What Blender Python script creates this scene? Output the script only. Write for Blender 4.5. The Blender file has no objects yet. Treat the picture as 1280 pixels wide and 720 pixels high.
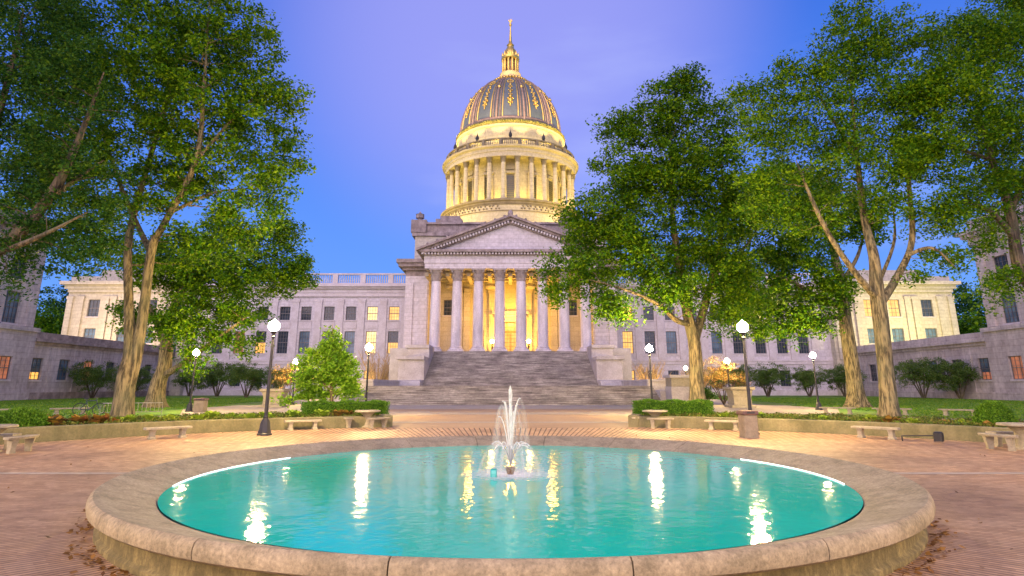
import bpy, math, random
import numpy as np
from mathutils import Vector, Matrix
PI = math.pi
R = math.radians
sc = bpy.context.scene
COL = sc.collection

# ------------------------------------------------------------------ camera geometry
FPX, CXP, CYP, PITCH, CAMH = 763.0, 638.0, 294.0, R(13.84), 1.7
SP, CP = math.sin(PITCH), math.cos(PITCH)
def at(px, py, Y):
    a = (px - CXP) / FPX; b = (CYP - py) / FPX
    d = Y / (CP - b * SP)
    return (a * d, Y, CAMH + (SP + b * CP) * d)

# ------------------------------------------------------------------ mesh builder
class MB:
    def __init__(s): s.v = []; s.f = []
    def add(s, vs, fs):
        n = len(s.v); s.v.extend(vs); s.f.extend([tuple(i + n for i in f) for f in fs]); return s
    def box(s, x0, x1, y0, y1, z0, z1):
        if x0 > x1: x0, x1 = x1, x0
        if y0 > y1: y0, y1 = y1, y0
        return s.add([(x0,y0,z0),(x1,y0,z0),(x1,y1,z0),(x0,y1,z0),(x0,y0,z1),(x1,y0,z1),(x1,y1,z1),(x0,y1,z1)],
                     [(0,3,2,1),(4,5,6,7),(0,1,5,4),(1,2,6,5),(2,3,7,6),(3,0,4,7)])
    def cbox(s, x0, x1, y0, y1, z0, z1, c=0.02):
        # box with chamfered top and vertical edges
        pts = lambda z, i: [(x0+i+c,y0+i,z),(x1-i-c,y0+i,z),(x1-i,y0+i+c,z),(x1-i,y1-i-c,z),(x1-i-c,y1-i,z),(x0+i+c,y1-i,z),(x0+i,y1-i-c,z),(x0+i,y0+i+c,z)]
        return s.rings([pts(z0+c, c*0)if 0 else pts(z0,0), pts(z1-c,0), pts(z1,c)], True, True)
    def rings(s, rs, cap0=False, cap1=False, close=True):
        n = len(rs[0]); vs = [p for r in rs for p in r]; fs = []
        for k in range(len(rs) - 1):
            for i in range(n if close else n - 1):
                j = (i + 1) % n
                fs.append((k*n+i, k*n+j, (k+1)*n+j, (k+1)*n+i))
        if cap0: fs.append(tuple(reversed(range(n))))
        if cap1: fs.append(tuple(range((len(rs)-1)*n, len(rs)*n)))
        return s.add(vs, fs)
    def lathe(s, prof, n=32, c=(0,0,0), a0=0.0, a1=2*PI, cap=True):
        full = abs(a1 - a0 - 2*PI) < 1e-6
        m = n if full else n + 1
        rs = []
        for r, z in prof:
            rs.append([(c[0]+r*math.cos(a0+(a1-a0)*i/n), c[1]+r*math.sin(a0+(a1-a0)*i/n), c[2]+z) for i in range(m)])
        return s.rings(rs, cap and full and prof[0][0] > 1e-4, cap and full and prof[-1][0] > 1e-4, full)
    def tube(s, pts, rad, n=8, cap=True):
        P = [Vector(p) for p in pts]
        if not hasattr(rad, '__len__'): rad = [rad]*len(P)
        rs = []; up = Vector((0.31,0.17,0.93)).normalized(); prev = None
        for i, p in enumerate(P):
            t = (P[min(i+1,len(P)-1)] - P[max(i-1,0)])
            if t.length < 1e-9: t = Vector((0,0,1))
            t.normalize()
            if prev is None:
                a = t.cross(up)
                if a.length < 1e-3: a = t.cross(Vector((1,0,0)))
            else:
                a = prev - t*prev.dot(t)
                if a.length < 1e-6: a = t.cross(up)
            a.normalize(); prev = a; b = t.cross(a)
            rs.append([tuple(p + (a*math.cos(2*PI*k/n) + b*math.sin(2*PI*k/n))*rad[i]) for k in range(n)])
        return s.rings(rs, cap, cap)
    def prism_y(s, poly, y0, y1):      # polygon in x,z extruded along y
        n = len(poly)
        vs = [(x,y0,z) for x,z in poly] + [(x,y1,z) for x,z in poly]
        return s.add(vs, [tuple(range(n)), tuple(reversed(range(n,2*n)))] + [(i,i+n,(i+1)%n+n,(i+1)%n) for i in range(n)])
    def prism_x(s, poly, x0, x1):      # polygon in y,z
        n = len(poly)
        vs = [(x0,y,z) for y,z in poly] + [(x1,y,z) for y,z in poly]
        return s.add(vs, [tuple(reversed(range(n))), tuple(range(n,2*n))] + [(i,(i+1)%n,(i+1)%n+n,i+n) for i in range(n)])
    def poly_z(s, poly, z0, z1):
        n = len(poly)
        vs = [(x,y,z0) for x,y in poly] + [(x,y,z1) for x,y in poly]
        return s.add(vs, [tuple(reversed(range(n))), tuple(range(n,2*n))] + [(i,(i+1)%n,(i+1)%n+n,i+n) for i in range(n)])
    def ball(s, c, r, n=8, m=6, sz=1.0):
        return s.lathe([(max(r*math.sin(PI*k/m),0.0005), -r*sz*math.cos(PI*k/m)) for k in range(m+1)], n, c)
    def build(s, name, mat, parent=None, smooth=None, bevel=0):
        me = bpy.data.meshes.new(name)
        me.from_pydata(s.v, [], s.f); me.validate()
        if mat: me.materials.append(mat)
        o = bpy.data.objects.new(name, me); COL.objects.link(o)
        if smooth:
            me.polygons.foreach_set('use_smooth', [True]*len(me.polygons))
            me.set_sharp_from_angle(angle=R(smooth))
        if bevel:
            md = o.modifiers.new('bevel', 'BEVEL'); md.width = bevel; md.segments = 2; md.limit_method = 'ANGLE'
        if parent: o.parent = parent
        return o

def quads_object(name, V, mat, parent=None):
    """V: (n,4,3) numpy array of leaf quads -> one mesh"""
    n = len(V); me = bpy.data.meshes.new(name)
    me.vertices.add(4*n); me.vertices.foreach_set('co', V.reshape(-1).astype(np.float32))
    me.loops.add(4*n); me.loops.foreach_set('vertex_index', np.arange(4*n, dtype=np.int32))
    me.polygons.add(n); me.polygons.foreach_set('loop_start', np.arange(0,4*n,4,dtype=np.int32))
    me.polygons.foreach_set('loop_total', np.full(n,4,dtype=np.int32))
    me.update(); me.validate(); me.materials.append(mat)
    o = bpy.data.objects.new(name, me); COL.objects.link(o)
    if parent: o.parent = parent
    return o

def tag(o, label=None, cat=None, group=None, kind=None):
    if label: o['label'] = label
    if cat: o['category'] = cat
    if group: o['group'] = group
    if kind: o['kind'] = kind
    return o
def thing(name, label, cat, loc=(0,0,0), rz=0, group=None):
    o = bpy.data.objects.new(name, None); COL.objects.link(o)
    o.location = loc; o.rotation_euler = (0,0,rz); o.empty_display_size = 0.2
    return tag(o, label, cat, group)
def dup(root, loc, rz=0, label=None, scale=None, group=None):
    r = root.copy(); COL.objects.link(r); r.location = loc; r.rotation_euler = (0,0,rz)
    if label: r['label'] = label
    if group: r['group'] = group
    if scale: r.scale = (scale,)*3 if not hasattr(scale,'__len__') else scale
    for ch in list(root.children):
        c = ch.copy(); COL.objects.link(c); c.parent = r
        for g in list(ch.children):
            d = g.copy(); COL.objects.link(d); d.parent = c
    return r

# ------------------------------------------------------------------ materials
class NT:
    def __init__(s, name):
        s.m = bpy.data.materials.new(name); s.m.use_nodes = True; s.t = s.m.node_tree
        s.b = s.t.nodes['Principled BSDF']; s.out = s.t.nodes['Material Output']
    def n(s, t, **k):
        q = s.t.nodes.new(t)
        for a, v in k.items():
            if a.startswith('i_'): q.inputs[a[2:].replace('_',' ')].default_value = v
            else: setattr(q, a, v)
        return q
    def l(s, a, b): s.t.links.new(a, b)
    def coord(s, space='pos'):
        if space == 'pos': return s.n('ShaderNodeNewGeometry').outputs['Position']
        return s.n('ShaderNodeTexCoord').outputs['Object']
    def noise(s, vec, scale, detail=4, rough=.55):
        q = s.n('ShaderNodeTexNoise'); q.inputs['Scale'].default_value = scale; q.inputs['Detail'].default_value = detail
        q.inputs['Roughness'].default_value = rough
        s.l(vec, q.inputs['Vector']); return q.outputs['Fac']
    def ramp(s, fac, stops):
        q = s.n('ShaderNodeValToRGB'); e = q.color_ramp.elements
        while len(e) < len(stops): e.new(0.5)
        for i, (p, c) in enumerate(stops):
            e[i].position = p; e[i].color = (c[0],c[1],c[2],1) if hasattr(c,'__len__') else (c,c,c,1)
        s.l(fac, q.inputs['Fac']); return q.outputs['Color']
    def mix(s, fac, a, b, blend='MIX'):
        q = s.n('ShaderNodeMix', data_type='RGBA', blend_type=blend)
        for inp, v in ((q.inputs['Factor'], fac), (q.inputs['A'], a), (q.inputs['B'], b)):
            if hasattr(v, 'links') or hasattr(v, 'is_linked'): s.l(v, inp)
            elif hasattr(v, '__len__'): inp.default_value = (v[0],v[1],v[2],1)
            else: inp.default_value = v
        return q.outputs['Result']
    def mapv(s, vec, scale=(1,1,1), loc=(0,0,0)):
        q = s.n('ShaderNodeMapping'); q.inputs['Scale'].default_value = scale; q.inputs['Location'].default_value = loc
        s.l(vec, q.inputs['Vector']); return q.outputs['Vector']
    def math(s, op, a, b=0.0):
        q = s.n('ShaderNodeMath', operation=op)
        for i, v in enumerate((a, b)):
            if hasattr(v, 'is_linked'): s.l(v, q.inputs[i])
            else: q.inputs[i].default_value = v
        return q.outputs[0]
    def bump(s, h, strength=.3, dist=.02):
        q = s.n('ShaderNodeBump'); q.inputs['Strength'].default_value = strength; q.inputs['Distance'].default_value = dist
        s.l(h, q.inputs['Height']); s.l(q.outputs['Normal'], s.b.inputs['Normal']); return q
    def base(s, c): s.l(c, s.b.inputs['Base Color'])
    def rough(s, v): s.b.inputs['Roughness'].default_value = v

def stone(name, col, stain=(.55,.5,.45), block=None, nscale=.6, amount=.45, rough=.8, space='pos', streak=False, bump=.35, fine=9., rows=False):
    t = NT(name); p = t.coord(space)
    n1 = t.noise(p, nscale, 6, .62); n2 = t.noise(p, nscale*fine, 5, .6)
    c = t.mix(t.ramp(n1, [(.35,0),(.72,1)]), col, [col[i]*stain[i] for i in range(3)])
    c = t.mix(amount, col, c)
    c = t.mix(.5, c, t.ramp(n2, [(.3,.6),(.7,1.25)]), 'MULTIPLY')
    if streak:
        n3 = t.noise(t.mapv(p, (.7,.7,.12)), 1.6, 6, .65)
        c = t.mix(.5, c, t.ramp(n3, [(.38,.5),(.62,1.1)]), 'MULTIPLY')
    if rows:
        n4 = t.noise(t.mapv(p, (.35,.35,5.5)), 1.3, 6, .75); c = t.mix(.85, c, t.ramp(n4, [(.40,.45),(.5,.95),(.62,1.5)]), 'MULTIPLY')
    h = n2
    if block:
        sx = t.n('ShaderNodeSeparateXYZ'); t.l(p, sx.inputs[0]); cb = t.n('ShaderNodeCombineXYZ')
        t.l(t.math('ADD', sx.outputs[0], sx.outputs[1]), cb.inputs[0]); t.l(sx.outputs[2], cb.inputs[1])
        br = t.n('ShaderNodeTexBrick'); t.l(cb.outputs[0], br.inputs['Vector'])
        br.inputs['Scale'].default_value = 1; br.inputs['Brick Width'].default_value = block[0]; br.inputs['Row Height'].default_value = block[1]
        br.inputs['Mortar Size'].default_value = .025; br.inputs['Mortar Smooth'].default_value = .3
        br.inputs['Color1'].default_value = (.9,.9,.9,1); br.inputs['Color2'].default_value = (1.04,1.04,1.04,1); br.inputs['Mortar'].default_value = (.62,.6,.58,1)
        c = t.mix(.8, c, br.outputs['Color'], 'MULTIPLY')
    t.base(c); t.rough(rough); t.bump(h, bump, .02)
    return t.m

def plain(name, col, rough=.5, metal=0., var=.15, scale=6., emis=None, es=0., bump=0):
    t = NT(name); p = t.coord('obj'); n = t.noise(p, scale, 4)
    c = t.mix(t.ramp(n, [(.3,0),(.7,1)]), [x*(1-var) for x in col], [min(1,x*(1+var)) for x in col])
    t.base(c); t.rough(rough); t.b.inputs['Metallic'].default_value = metal
    if emis: t.b.inputs['Emission Color'].default_value = (*emis,1); t.b.inputs['Emission Strength'].default_value = es
    if bump: t.bump(n, bump, .01)
    return t.m

def leafmat(name, cols, trans=.35, rough=.5):
    t = NT(name); g = t.n('ShaderNodeNewGeometry')
    c = t.ramp(g.outputs['Random Per Island'], [(i/(len(cols)-1), k) for i, k in enumerate(cols)])
    p = t.noise(g.outputs['Position'], .35, 2)
    c = t.mix(.6, c, t.ramp(p, [(.35,(.7,.8,.9)),(.65,(1.25,1.15,.9))]), 'MULTIPLY')
    t.base(c); t.rough(rough)
    tr = t.n('ShaderNodeBsdfTranslucent'); t.l(c, tr.inputs['Color'])
    mx = t.n('ShaderNodeMixShader'); mx.inputs[0].default_value = trans
    t.l(t.b.outputs[0], mx.inputs[1]); t.l(tr.outputs[0], mx.inputs[2]); t.l(mx.outputs[0], t.out.inputs['Surface'])
    t.b.inputs['Specular IOR Level'].default_value = .12
    return t.m

def emit(name, col, strength):
    t = NT(name); t.b.inputs['Base Color'].default_value = (*col,1)
    t.b.inputs['Emission Color'].default_value = (*col,1); t.b.inputs['Emission Strength'].default_value = strength
    return t.m

M = {}
M['lav'] = stone('limestone_wing', (.60,.57,.63), block=(1.5,.62), amount=.35, nscale=.25)
M['lavside'] = stone('limestone_side', (.60,.54,.54), block=(1.7,.7), amount=.5, nscale=.2, streak=True)
M['link'] = stone('limestone_link', (.55,.50,.52), block=(1.7,.7), amount=.6, nscale=.25, streak=True)
M['trim'] = stone('limestone_trim', (.60,.56,.60), amount=.5, nscale=.9)
M['dirtytrim'] = stone('weathered_cornice', (.38,.32,.31), stain=(.35,.3,.3), amount=.8, nscale=1.2, streak=True)
M['cream'] = stone('limestone_cream', (.52,.48,.40), block=(1.5,.62), amount=.3, nscale=.25)
M['drum'] = stone('drum_stone', (.60,.53,.34), amount=.35, nscale=.3, block=(1.6,.8))
M['drumtrim'] = stone('drum_trim', (.32,.27,.17), amount=.7, nscale=.9, stain=(.35,.33,.3))
M['colstone'] = stone('column_stone', (.66,.62,.68), amount=.3, nscale=.8, streak=True)
M['porch'] = stone('porch_stone', (.50,.44,.33), block=(1.6,.8), amount=.3)
M['steps'] = stone('granite_steps', (.36,.335,.32), stain=(.4,.37,.42), amount=1., nscale=.45, block=(1.9,.162), streak=False, bump=.5, rows=True)
M['ped'] = stone('pedestal_stone', (.50,.47,.48), stain=(.5,.45,.4), amount=.6, nscale=.8)
M['bench'] = stone('bench_stone', (.38,.34,.25), stain=(.45,.43,.35), amount=.6, nscale=3., fine=6, bump=.5)
M['pier'] = stone('curb_stone', (.21,.185,.10), stain=(.45,.55,.4), amount=.8, nscale=1.6, streak=True, bump=.6)
M['soil'] = stone('bed_soil', (.09,.06,.035), amount=.7, nscale=3., bump=.9)
M['paving'] = stone('path_concrete', (.42,.36,.29), stain=(.7,.68,.62), amount=.7, nscale=.5)
M['dark'] = plain('dark_cast_metal', (.03,.03,.035), .45, .3)
M['glassdark'] = plain('window_glass_dark', (.035,.05,.07), .08, 0, .4, 1.)
M['glassblue'] = plain('window_glass_sky', (.09,.15,.22), .1, 0, .5, .8)
M['frame'] = plain('window_frame_paint', (.13,.12,.13), .5)
def litpane(name, c1, c2, st):
    t = NT(name); p = t.coord('pos')
    n = t.noise(t.mapv(p, (1,1,.6)), 1.3, 3)
    c = t.ramp(n, [(.3,c1),(.7,c2)]); t.b.inputs['Base Color'].default_value = (.1,.1,.1,1)
    t.l(c, t.b.inputs['Emission Color']); t.b.inputs['Emission Strength'].default_value = st; t.rough(.2)
    return t.m
M['lit'] = litpane('window_glass_lit', (1.,.36,.03), (1.,.60,.13), 1.0)
M['lithot'] = litpane('window_glass_bright', (1.,.52,.12), (1.,.72,.32), 1.2)
M['litred'] = litpane('window_glass_dim', (.25,.08,.03), (.8,.22,.08), .5)
M['lead'] = stone('dome_lead', (.15,.18,.19), stain=(.6,.6,.55), amount=.6, nscale=.9, rough=.45)
M['gold'] = plain('dome_gold', (.85,.55,.13), .35, .75, .25, 2.)
M['copper'] = plain('dome_rib', (.36,.25,.17), .45, .4, .25, 2.)
M['garland'] = stone('dome_garland', (.30,.27,.08), stain=(.35,.4,.2), amount=1., nscale=2., bump=1.)
M['bark'] = None
def barkmat(name, c):
    t = NT(name); p = t.coord('pos')
    n = t.noise(t.mapv(p, (5,5,.7)), 2.0, 6, .65); n2 = t.noise(p, 1.1, 4)
    col = t.mix(t.ramp(n, [(.42,0),(.58,1)]), [x*.22 for x in c], [x*1.15 for x in c])
    col = t.mix(t.ramp(n2, [(.45,0),(.75,.6)]), col, (.12,.13,.07))
    t.base(col); t.rough(.9); t.bump(n, 1., .08); return t.m
M['bark'] = barkmat('oak_bark', (.25,.20,.10))
M['barkdark'] = barkmat('dark_bark', (.13,.10,.07))
G1 = [(.026,.098,.003),(.065,.18,.004),(.19,.32,.007),(.026,.12,.016)]
M['leaf'] = leafmat('oak_leaf', G1, .28)
M['leafb'] = leafmat('young_leaf', [(.12,.28,.02),(.24,.46,.03),(.38,.55,.06)], .45)
M['leafd'] = leafmat('dark_leaf', [(.012,.058,.010),(.03,.10,.018),(.065,.14,.010)], .3)
M['leafmyrtle'] = leafmat('myrtle_leaf', [(.06,.14,.03),(.11,.20,.04),(.16,.22,.05)], .35)
M['leafrust'] = leafmat('blossom_leaf', [(.25,.12,.05),(.35,.22,.08),(.12,.12,.03),(.3,.25,.12)], .3)
M['hedge'] = leafmat('hedge_leaf', [(.06,.16,.015),(.10,.24,.02),(.16,.30,.03)], .3)
M['hosta'] = leafmat('hosta_leaf', [(.22,.34,.03),(.32,.44,.05),(.16,.28,.03)], .3)
M['cover'] = leafmat('cover_leaf', [(.06,.12,.02),(.13,.2,.03),(.2,.2,.04),(.09,.07,.03)], .3)
M['coleus'] = leafmat('coleus_leaf', [(.35,.12,.05),(.40,.25,.05),(.10,.05,.03),(.2,.2,.04)], .3)
M['deadleaf'] = leafmat('dead_leaf', [(.22,.10,.03),(.33,.18,.05),(.12,.06,.03)], .1)
M['globe'] = emit('lamp_globe', (1.,.69,.27), 1500.)
M['sconce'] = emit('sconce_globe', (1.,.55,.10), 120.)
M['strip'] = emit('glint_strip', (.9,1.,.97), .9)  # emission imitates reflected lamplight at the pool edge
M['floodlens'] = emit('flood_lens', (1.,.75,.3), 20.)

def brickmat():
    t = NT('plaza_brick'); p = t.coord('pos'); s = t.n('ShaderNodeSeparateXYZ'); t.l(p, s.inputs[0])
    x = s.outputs[0]; y = t.math('SUBTRACT', s.outputs[1], 10.75)
    r = t.math('SQRT', t.math('ADD', t.math('MULTIPLY', x, x), t.math('MULTIPLY', y, y)))
    th = t.math('ARCTAN2', x, y)
    cb = t.n('ShaderNodeCombineXYZ'); t.l(r, cb.inputs[0]); t.l(t.math('MULTIPLY', th, 8.), cb.inputs[1])
    def brk(wd, ms, c1, c2, mo):
        br = t.n('ShaderNodeTexBrick'); t.l(cb.outputs[0], br.inputs['Vector']); br.inputs['Scale'].default_value = 1
        br.inputs['Brick Width'].default_value = wd; br.inputs['Row Height'].default_value = .11; br.inputs['Mortar Size'].default_value = ms; br.inputs['Mortar Smooth'].default_value = .2
        br.inputs['Color1'].default_value = (*c1,1); br.inputs['Color2'].default_value = (*c2,1); br.inputs['Mortar'].default_value = (*mo,1); return br
    br = brk(4000., .013, (1,1,1), (1,1,1), (.12,.09,.08)); b2 = brk(.22, .0, (.40,.245,.135), (.55,.365,.215), (.3,.2,.15))
    bc_ = t.mix(1., b2.outputs['Color'], br.outputs['Color'], 'MULTIPLY')
    n1 = t.noise(p, .35, 6, .6); n2 = t.noise(p, 14, 4); n3 = t.noise(p, 1.7, 5, .7)
    c = t.mix(.85, bc_, t.ramp(n1, [(.32,(.62,.58,.6)),(.5,(1,1,1)),(.7,(1.18,1.12,1.02))]), 'MULTIPLY')
    c = t.mix(.5, c, t.ramp(n2, [(.3,.65),(.7,1.25)]), 'MULTIPLY')
    c = t.mix(.5, c, t.ramp(n3, [(.35,.7),(.6,1.1)]), 'MULTIPLY')
    t.base(c); t.rough(.62); 
    h = t.math('ADD', t.math('MULTIPLY', br.outputs['Fac'], -1.), t.math('MULTIPLY', n2, .35)); t.bump(h, .7, .012)
    return t.m
M['brick'] = brickmat()

def grassmat():
    t = NT('lawn_grass'); p = t.coord('pos'); n1 = t.noise(p, .12, 5); n2 = t.noise(p, 9, 6, .7); n3 = t.noise(p, .8, 4)
    c = t.mix(t.ramp(n2, [(.3,0),(.7,1)]), (.06,.17,.012), (.16,.34,.03))
    c = t.mix(t.ramp(n1, [(.45,0),(.7,.55)]), c, (.26,.26,.05))
    c = t.mix(.5, c, t.ramp(n3, [(.35,.7),(.65,1.2)]), 'MULTIPLY')
    t.base(c); t.rough(.95); t.bump(n2, 1., .08); return t.m
M['grass'] = grassmat()

def watermat():
    t = NT('pool_water'); p = t.coord('pos')
    n1 = t.noise(p, .45, 3); 
    c = t.mix(t.ramp(n1, [(.3,0),(.7,1)]), (.0,.58,.42), (.01,.70,.51))
    t.base(c); t.rough(.02); t.b.inputs['IOR'].default_value = 1.33
    a = t.noise(t.mapv(p, (1.45,1.0,1)), 3.4, 2, .5); b = t.noise(t.mapv(p,(1,1.2,1),(3,7,1)), 9.5, 1, .5)
    h = t.math('ADD', t.math('MULTIPLY', a, 1.), t.math('MULTIPLY', b, .35)); t.bump(h, .28, .02); t.b.inputs['Specular IOR Level'].default_value = .4; t.rough(.05)
    return t.m
M['water'] = watermat()
def jetmat(name, alpha):
    t = NT(name); t.b.inputs['Base Color'].default_value = (.92,.93,.92,1); t.rough(.35)
    p = t.coord('pos'); n = t.noise(t.mapv(p,(30,30,6)), 1.5, 3)
    tr = t.n('ShaderNodeBsdfTransparent'); mx = t.n('ShaderNodeMixShader')
    tl = t.n('ShaderNodeBsdfTranslucent'); tl.inputs[0].default_value = (.92,.92,.9,1)
    m2 = t.n('ShaderNodeMixShader'); m2.inputs[0].default_value = .5; t.l(t.b.outputs[0], m2.inputs[1]); t.l(tl.outputs[0], m2.inputs[2])
    f = t.math('MULTIPLY', n, alpha*2); q = t.n('ShaderNodeClamp'); t.l(f, q.inputs[0])
    t.l(q.outputs[0], mx.inputs[0]); t.l(tr.outputs[0], mx.inputs[1]); t.l(m2.outputs[0], mx.inputs[2]); t.l(mx.outputs[0], t.out.inputs['Surface'])
    return t.m
M['jet'] = jetmat('jet_water', .6); M['spray'] = jetmat('spray_water', .055)
def foammat():
    t = NT('foam_water'); t.b.inputs['Base Color'].default_value = (.85,.92,.9,1); t.rough(.5)
    tc = t.n('ShaderNodeTexCoord').outputs['Object']; gr = t.n('ShaderNodeVectorMath', operation='LENGTH'); t.l(tc, gr.inputs[0])
    n = t.noise(tc, 9, 5, .7)
    f = t.math('SUBTRACT', t.math('ADD', t.math('MULTIPLY', n, 1.2), .5), t.math('MULTIPLY', gr.outputs['Value'], 1.25))
    q = t.n('ShaderNodeClamp'); t.l(f, q.inputs[0]); tr = t.n('ShaderNodeBsdfTransparent'); mx = t.n('ShaderNodeMixShader')
    t.l(q.outputs[0], mx.inputs[0]); t.l(tr.outputs[0], mx.inputs[1]); t.l(t.b.outputs[0], mx.inputs[2]); t.l(mx.outputs[0], t.out.inputs['Surface'])
    return t.m
M['foam'] = foammat()
def rimmat(name, col, moss):
    t = NT(name); p = t.coord('pos'); n1 = t.noise(p, 1.5, 6, .65); n2 = t.noise(p, 28, 5, .7); n3 = t.noise(t.mapv(p,(1.6,1.6,.6) if moss > .5 else (1,1,1)), 4.2, 7, .7)
    c = t.mix(t.ramp(n1, [(.35,0),(.65,.75)]), col, [col[0]*.68,col[1]*.68,col[2]*.6])
    c = t.mix(.85, c, t.ramp(n2, [(.3,.5),(.7,1.3)]), 'MULTIPLY')
    c = t.mix(t.ramp(n3, [(.5-moss*.25,0),(.62-moss*.1,.25+moss*.65)]), c, (.05,.042,.015))
    t.base(c); t.rough(.75); t.bump(t.math('ADD', n2, n1), .5, .015); return t.m
M['rim'] = rimmat('coping_stone', (.44,.355,.225), .14)
M['rimwall'] = rimmat('basin_wall_stone', (.38,.30,.12), .62)

# ------------------------------------------------------------------ world
w = bpy.data.worlds.new('World'); sc.world = w; w.use_nodes = True
nt = w.node_tree; nt.nodes.clear()
def wn(t, **k):
    q = nt.nodes.new(t)
    for a, v in k.items(): setattr(q, a, v)
    return q
tc = wn('ShaderNodeTexCoord'); sep = wn('ShaderNodeSeparateXYZ'); nt.links.new(tc.outputs['Generated'], sep.inputs[0])
rp = wn('ShaderNodeValToRGB'); nt.links.new(sep.outputs[2], rp.inputs[0])
el = rp.color_ramp.elements
stops = [(0.,(.19,.45,1.0)),(.12,(.14,.37,1.05)),(.38,(.085,.24,.92)),(.6,(.028,.14,.72)),(1.,(.02,.10,.5))]
while len(el) < len(stops): el.new(.5)
for e_, (p_, c_) in zip(el, stops): e_.position = p_; e_.color = (*c_,1)
dt = wn('ShaderNodeVectorMath', operation='DOT_PRODUCT'); nt.links.new(tc.outputs['Generated'], dt.inputs[0])
dv = Vector((.0,.83,.56)).normalized(); dt.inputs[1].default_value = dv
mr = wn('ShaderNodeMapRange', interpolation_type='SMOOTHSTEP'); nt.links.new(dt.outputs['Value'], mr.inputs[0])
mr.inputs[1].default_value = .90; mr.inputs[2].default_value = 1.0; mr.inputs[4].default_value = .72
mx = wn('ShaderNodeMix', data_type='RGBA'); nt.links.new(mr.outputs[0], mx.inputs['Factor']); nt.links.new(rp.outputs[0], mx.inputs['A'])
mx.inputs['B'].default_value = (.42,.41,.98,1)
mp = wn('ShaderNodeMapping'); nt.links.new(tc.outputs['Generated'], mp.inputs[0]); mp.inputs['Scale'].default_value = (1.6,1.6,6.); mp.inputs['Rotation'].default_value = (0,R(20),0)
nz = wn('ShaderNodeTexNoise'); nz.inputs['Scale'].default_value = 1.7; nz.inputs['Detail'].default_value = 6; nt.links.new(mp.outputs[0], nz.inputs['Vector'])
mr2 = wn('ShaderNodeMapRange', interpolation_type='SMOOTHSTEP'); nt.links.new(nz.outputs['Fac'], mr2.inputs[0]); mr2.inputs[1].default_value = .52; mr2.inputs[2].default_value = .8; mr2.inputs[4].default_value = .55
mx2 = wn('ShaderNodeMix', data_type='RGBA'); nt.links.new(mr2.outputs[0], mx2.inputs['Factor']); nt.links.new(mx.outputs['Result'], mx2.inputs['A']); mx2.inputs['B'].default_value = (.42,.48,1.0,1)
dt2 = wn('ShaderNodeVectorMath', operation='DOT_PRODUCT'); nt.links.new(tc.outputs['Generated'], dt2.inputs[0]); dt2.inputs[1].default_value = Vector((-.25,-1,.22)).normalized()
mr3 = wn('ShaderNodeMapRange', interpolation_type='SMOOTHSTEP'); nt.links.new(dt2.outputs['Value'], mr3.inputs[0]); mr3.inputs[1].default_value = .45; mr3.inputs[2].default_value = 1.0; mr3.inputs[4].default_value = 1.
mx3 = wn('ShaderNodeMix', data_type='RGBA'); nt.links.new(mr3.outputs[0], mx3.inputs['Factor']); nt.links.new(mx2.outputs['Result'], mx3.inputs['A']); mx3.inputs['B'].default_value = (2.35,2.05,2.65,1)
bg = wn('ShaderNodeBackground'); nt.links.new(mx3.outputs['Result'], bg.inputs[0]); bg.inputs[1].default_value = .72
sky = wn('ShaderNodeTexSky', sky_type='NISHITA'); sky.sun_disc = False; sky.sun_elevation = R(1.5); sky.sun_rotation = R(205)
bg2 = wn('ShaderNodeBackground'); nt.links.new(sky.outputs[0], bg2.inputs[0]); bg2.inputs[1].default_value = .01
ad = wn('ShaderNodeAddShader'); nt.links.new(bg.outputs[0], ad.inputs[0]); nt.links.new(bg2.outputs[0], ad.inputs[1])
wo = wn('ShaderNodeOutputWorld'); nt.links.new(ad.outputs[0], wo.inputs[0])

def light(kind, name, loc, energy, col, size=.2, aim=None, parent=None, spot=None, blend=.6):
    L = bpy.data.lights.new(name, kind); L.energy = energy; L.color = col
    if kind == 'AREA': L.size = size
    elif kind in ('POINT','SPOT'): L.shadow_soft_size = size
    if kind == 'SPOT': L.spot_size = R(spot or 90); L.spot_blend = blend
    o = bpy.data.objects.new(name, L); COL.objects.link(o); o.location = loc
    if aim is not None: o.rotation_euler = (Vector(aim)-Vector(loc)).to_track_quat('-Z','Y').to_euler()
    if parent: o.parent = parent
    return o
sun = light('SUN', 'afterglow_sun', (0,-40,30), 0.9, (1.,.64,.44)); sun.data.angle = R(60)
sun.rotation_euler = (Vector((.25,.8,-.5))).to_track_quat('-Z','Y').to_euler()

# ------------------------------------------------------------------ ground and paving
PC = (0.0, 10.13)      # centre of the beds' arcs
QC = (0.0, 10.75)      # centre of the pool
lw = MB()
g = 1500
lw.add([(-g,-g,0),(g,-g,0),(g,g,0),(-g,g,0)], [(0,1,2,3)])
tag(lw.build('lawn', M['grass']), kind='structure')
def disc(mb, r0, r1, a0, a1, z, n=96, c=PC):
    vs = []; fs = []
    for i in range(n+1):
        a = a0 + (a1-a0)*i/n; ca, sa = math.cos(a), math.sin(a)
        vs += [(c[0]+r0*ca, c[1]+r0*sa, z), (c[0]+r1*ca, c[1]+r1*sa, z)]
    for i in range(n): fs.append((2*i,2*i+1,2*i+3,2*i+2))
    mb.add(vs, fs)
pl = MB(); disc(pl, 4.9, 17.45, 0, 2*PI, .008, 128)
disc(pl, 17.45, 60, PI, 2*PI, .008, 64)
tag(pl.build('plaza_paving', M['brick']), kind='structure')
ap = MB(); ap.add([(-5.6,26.2,.012),(5.6,26.2,.012),(5.6,28.8,.012),(8.6,34,.012),(13.5,46.6,.012),(13.5,55.6,.012),(-13.5,55.6,.012),(-13.5,46.6,.012),(-8.6,34,.012),(-5.6,28.8,.012)], [tuple(range(10))])
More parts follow.
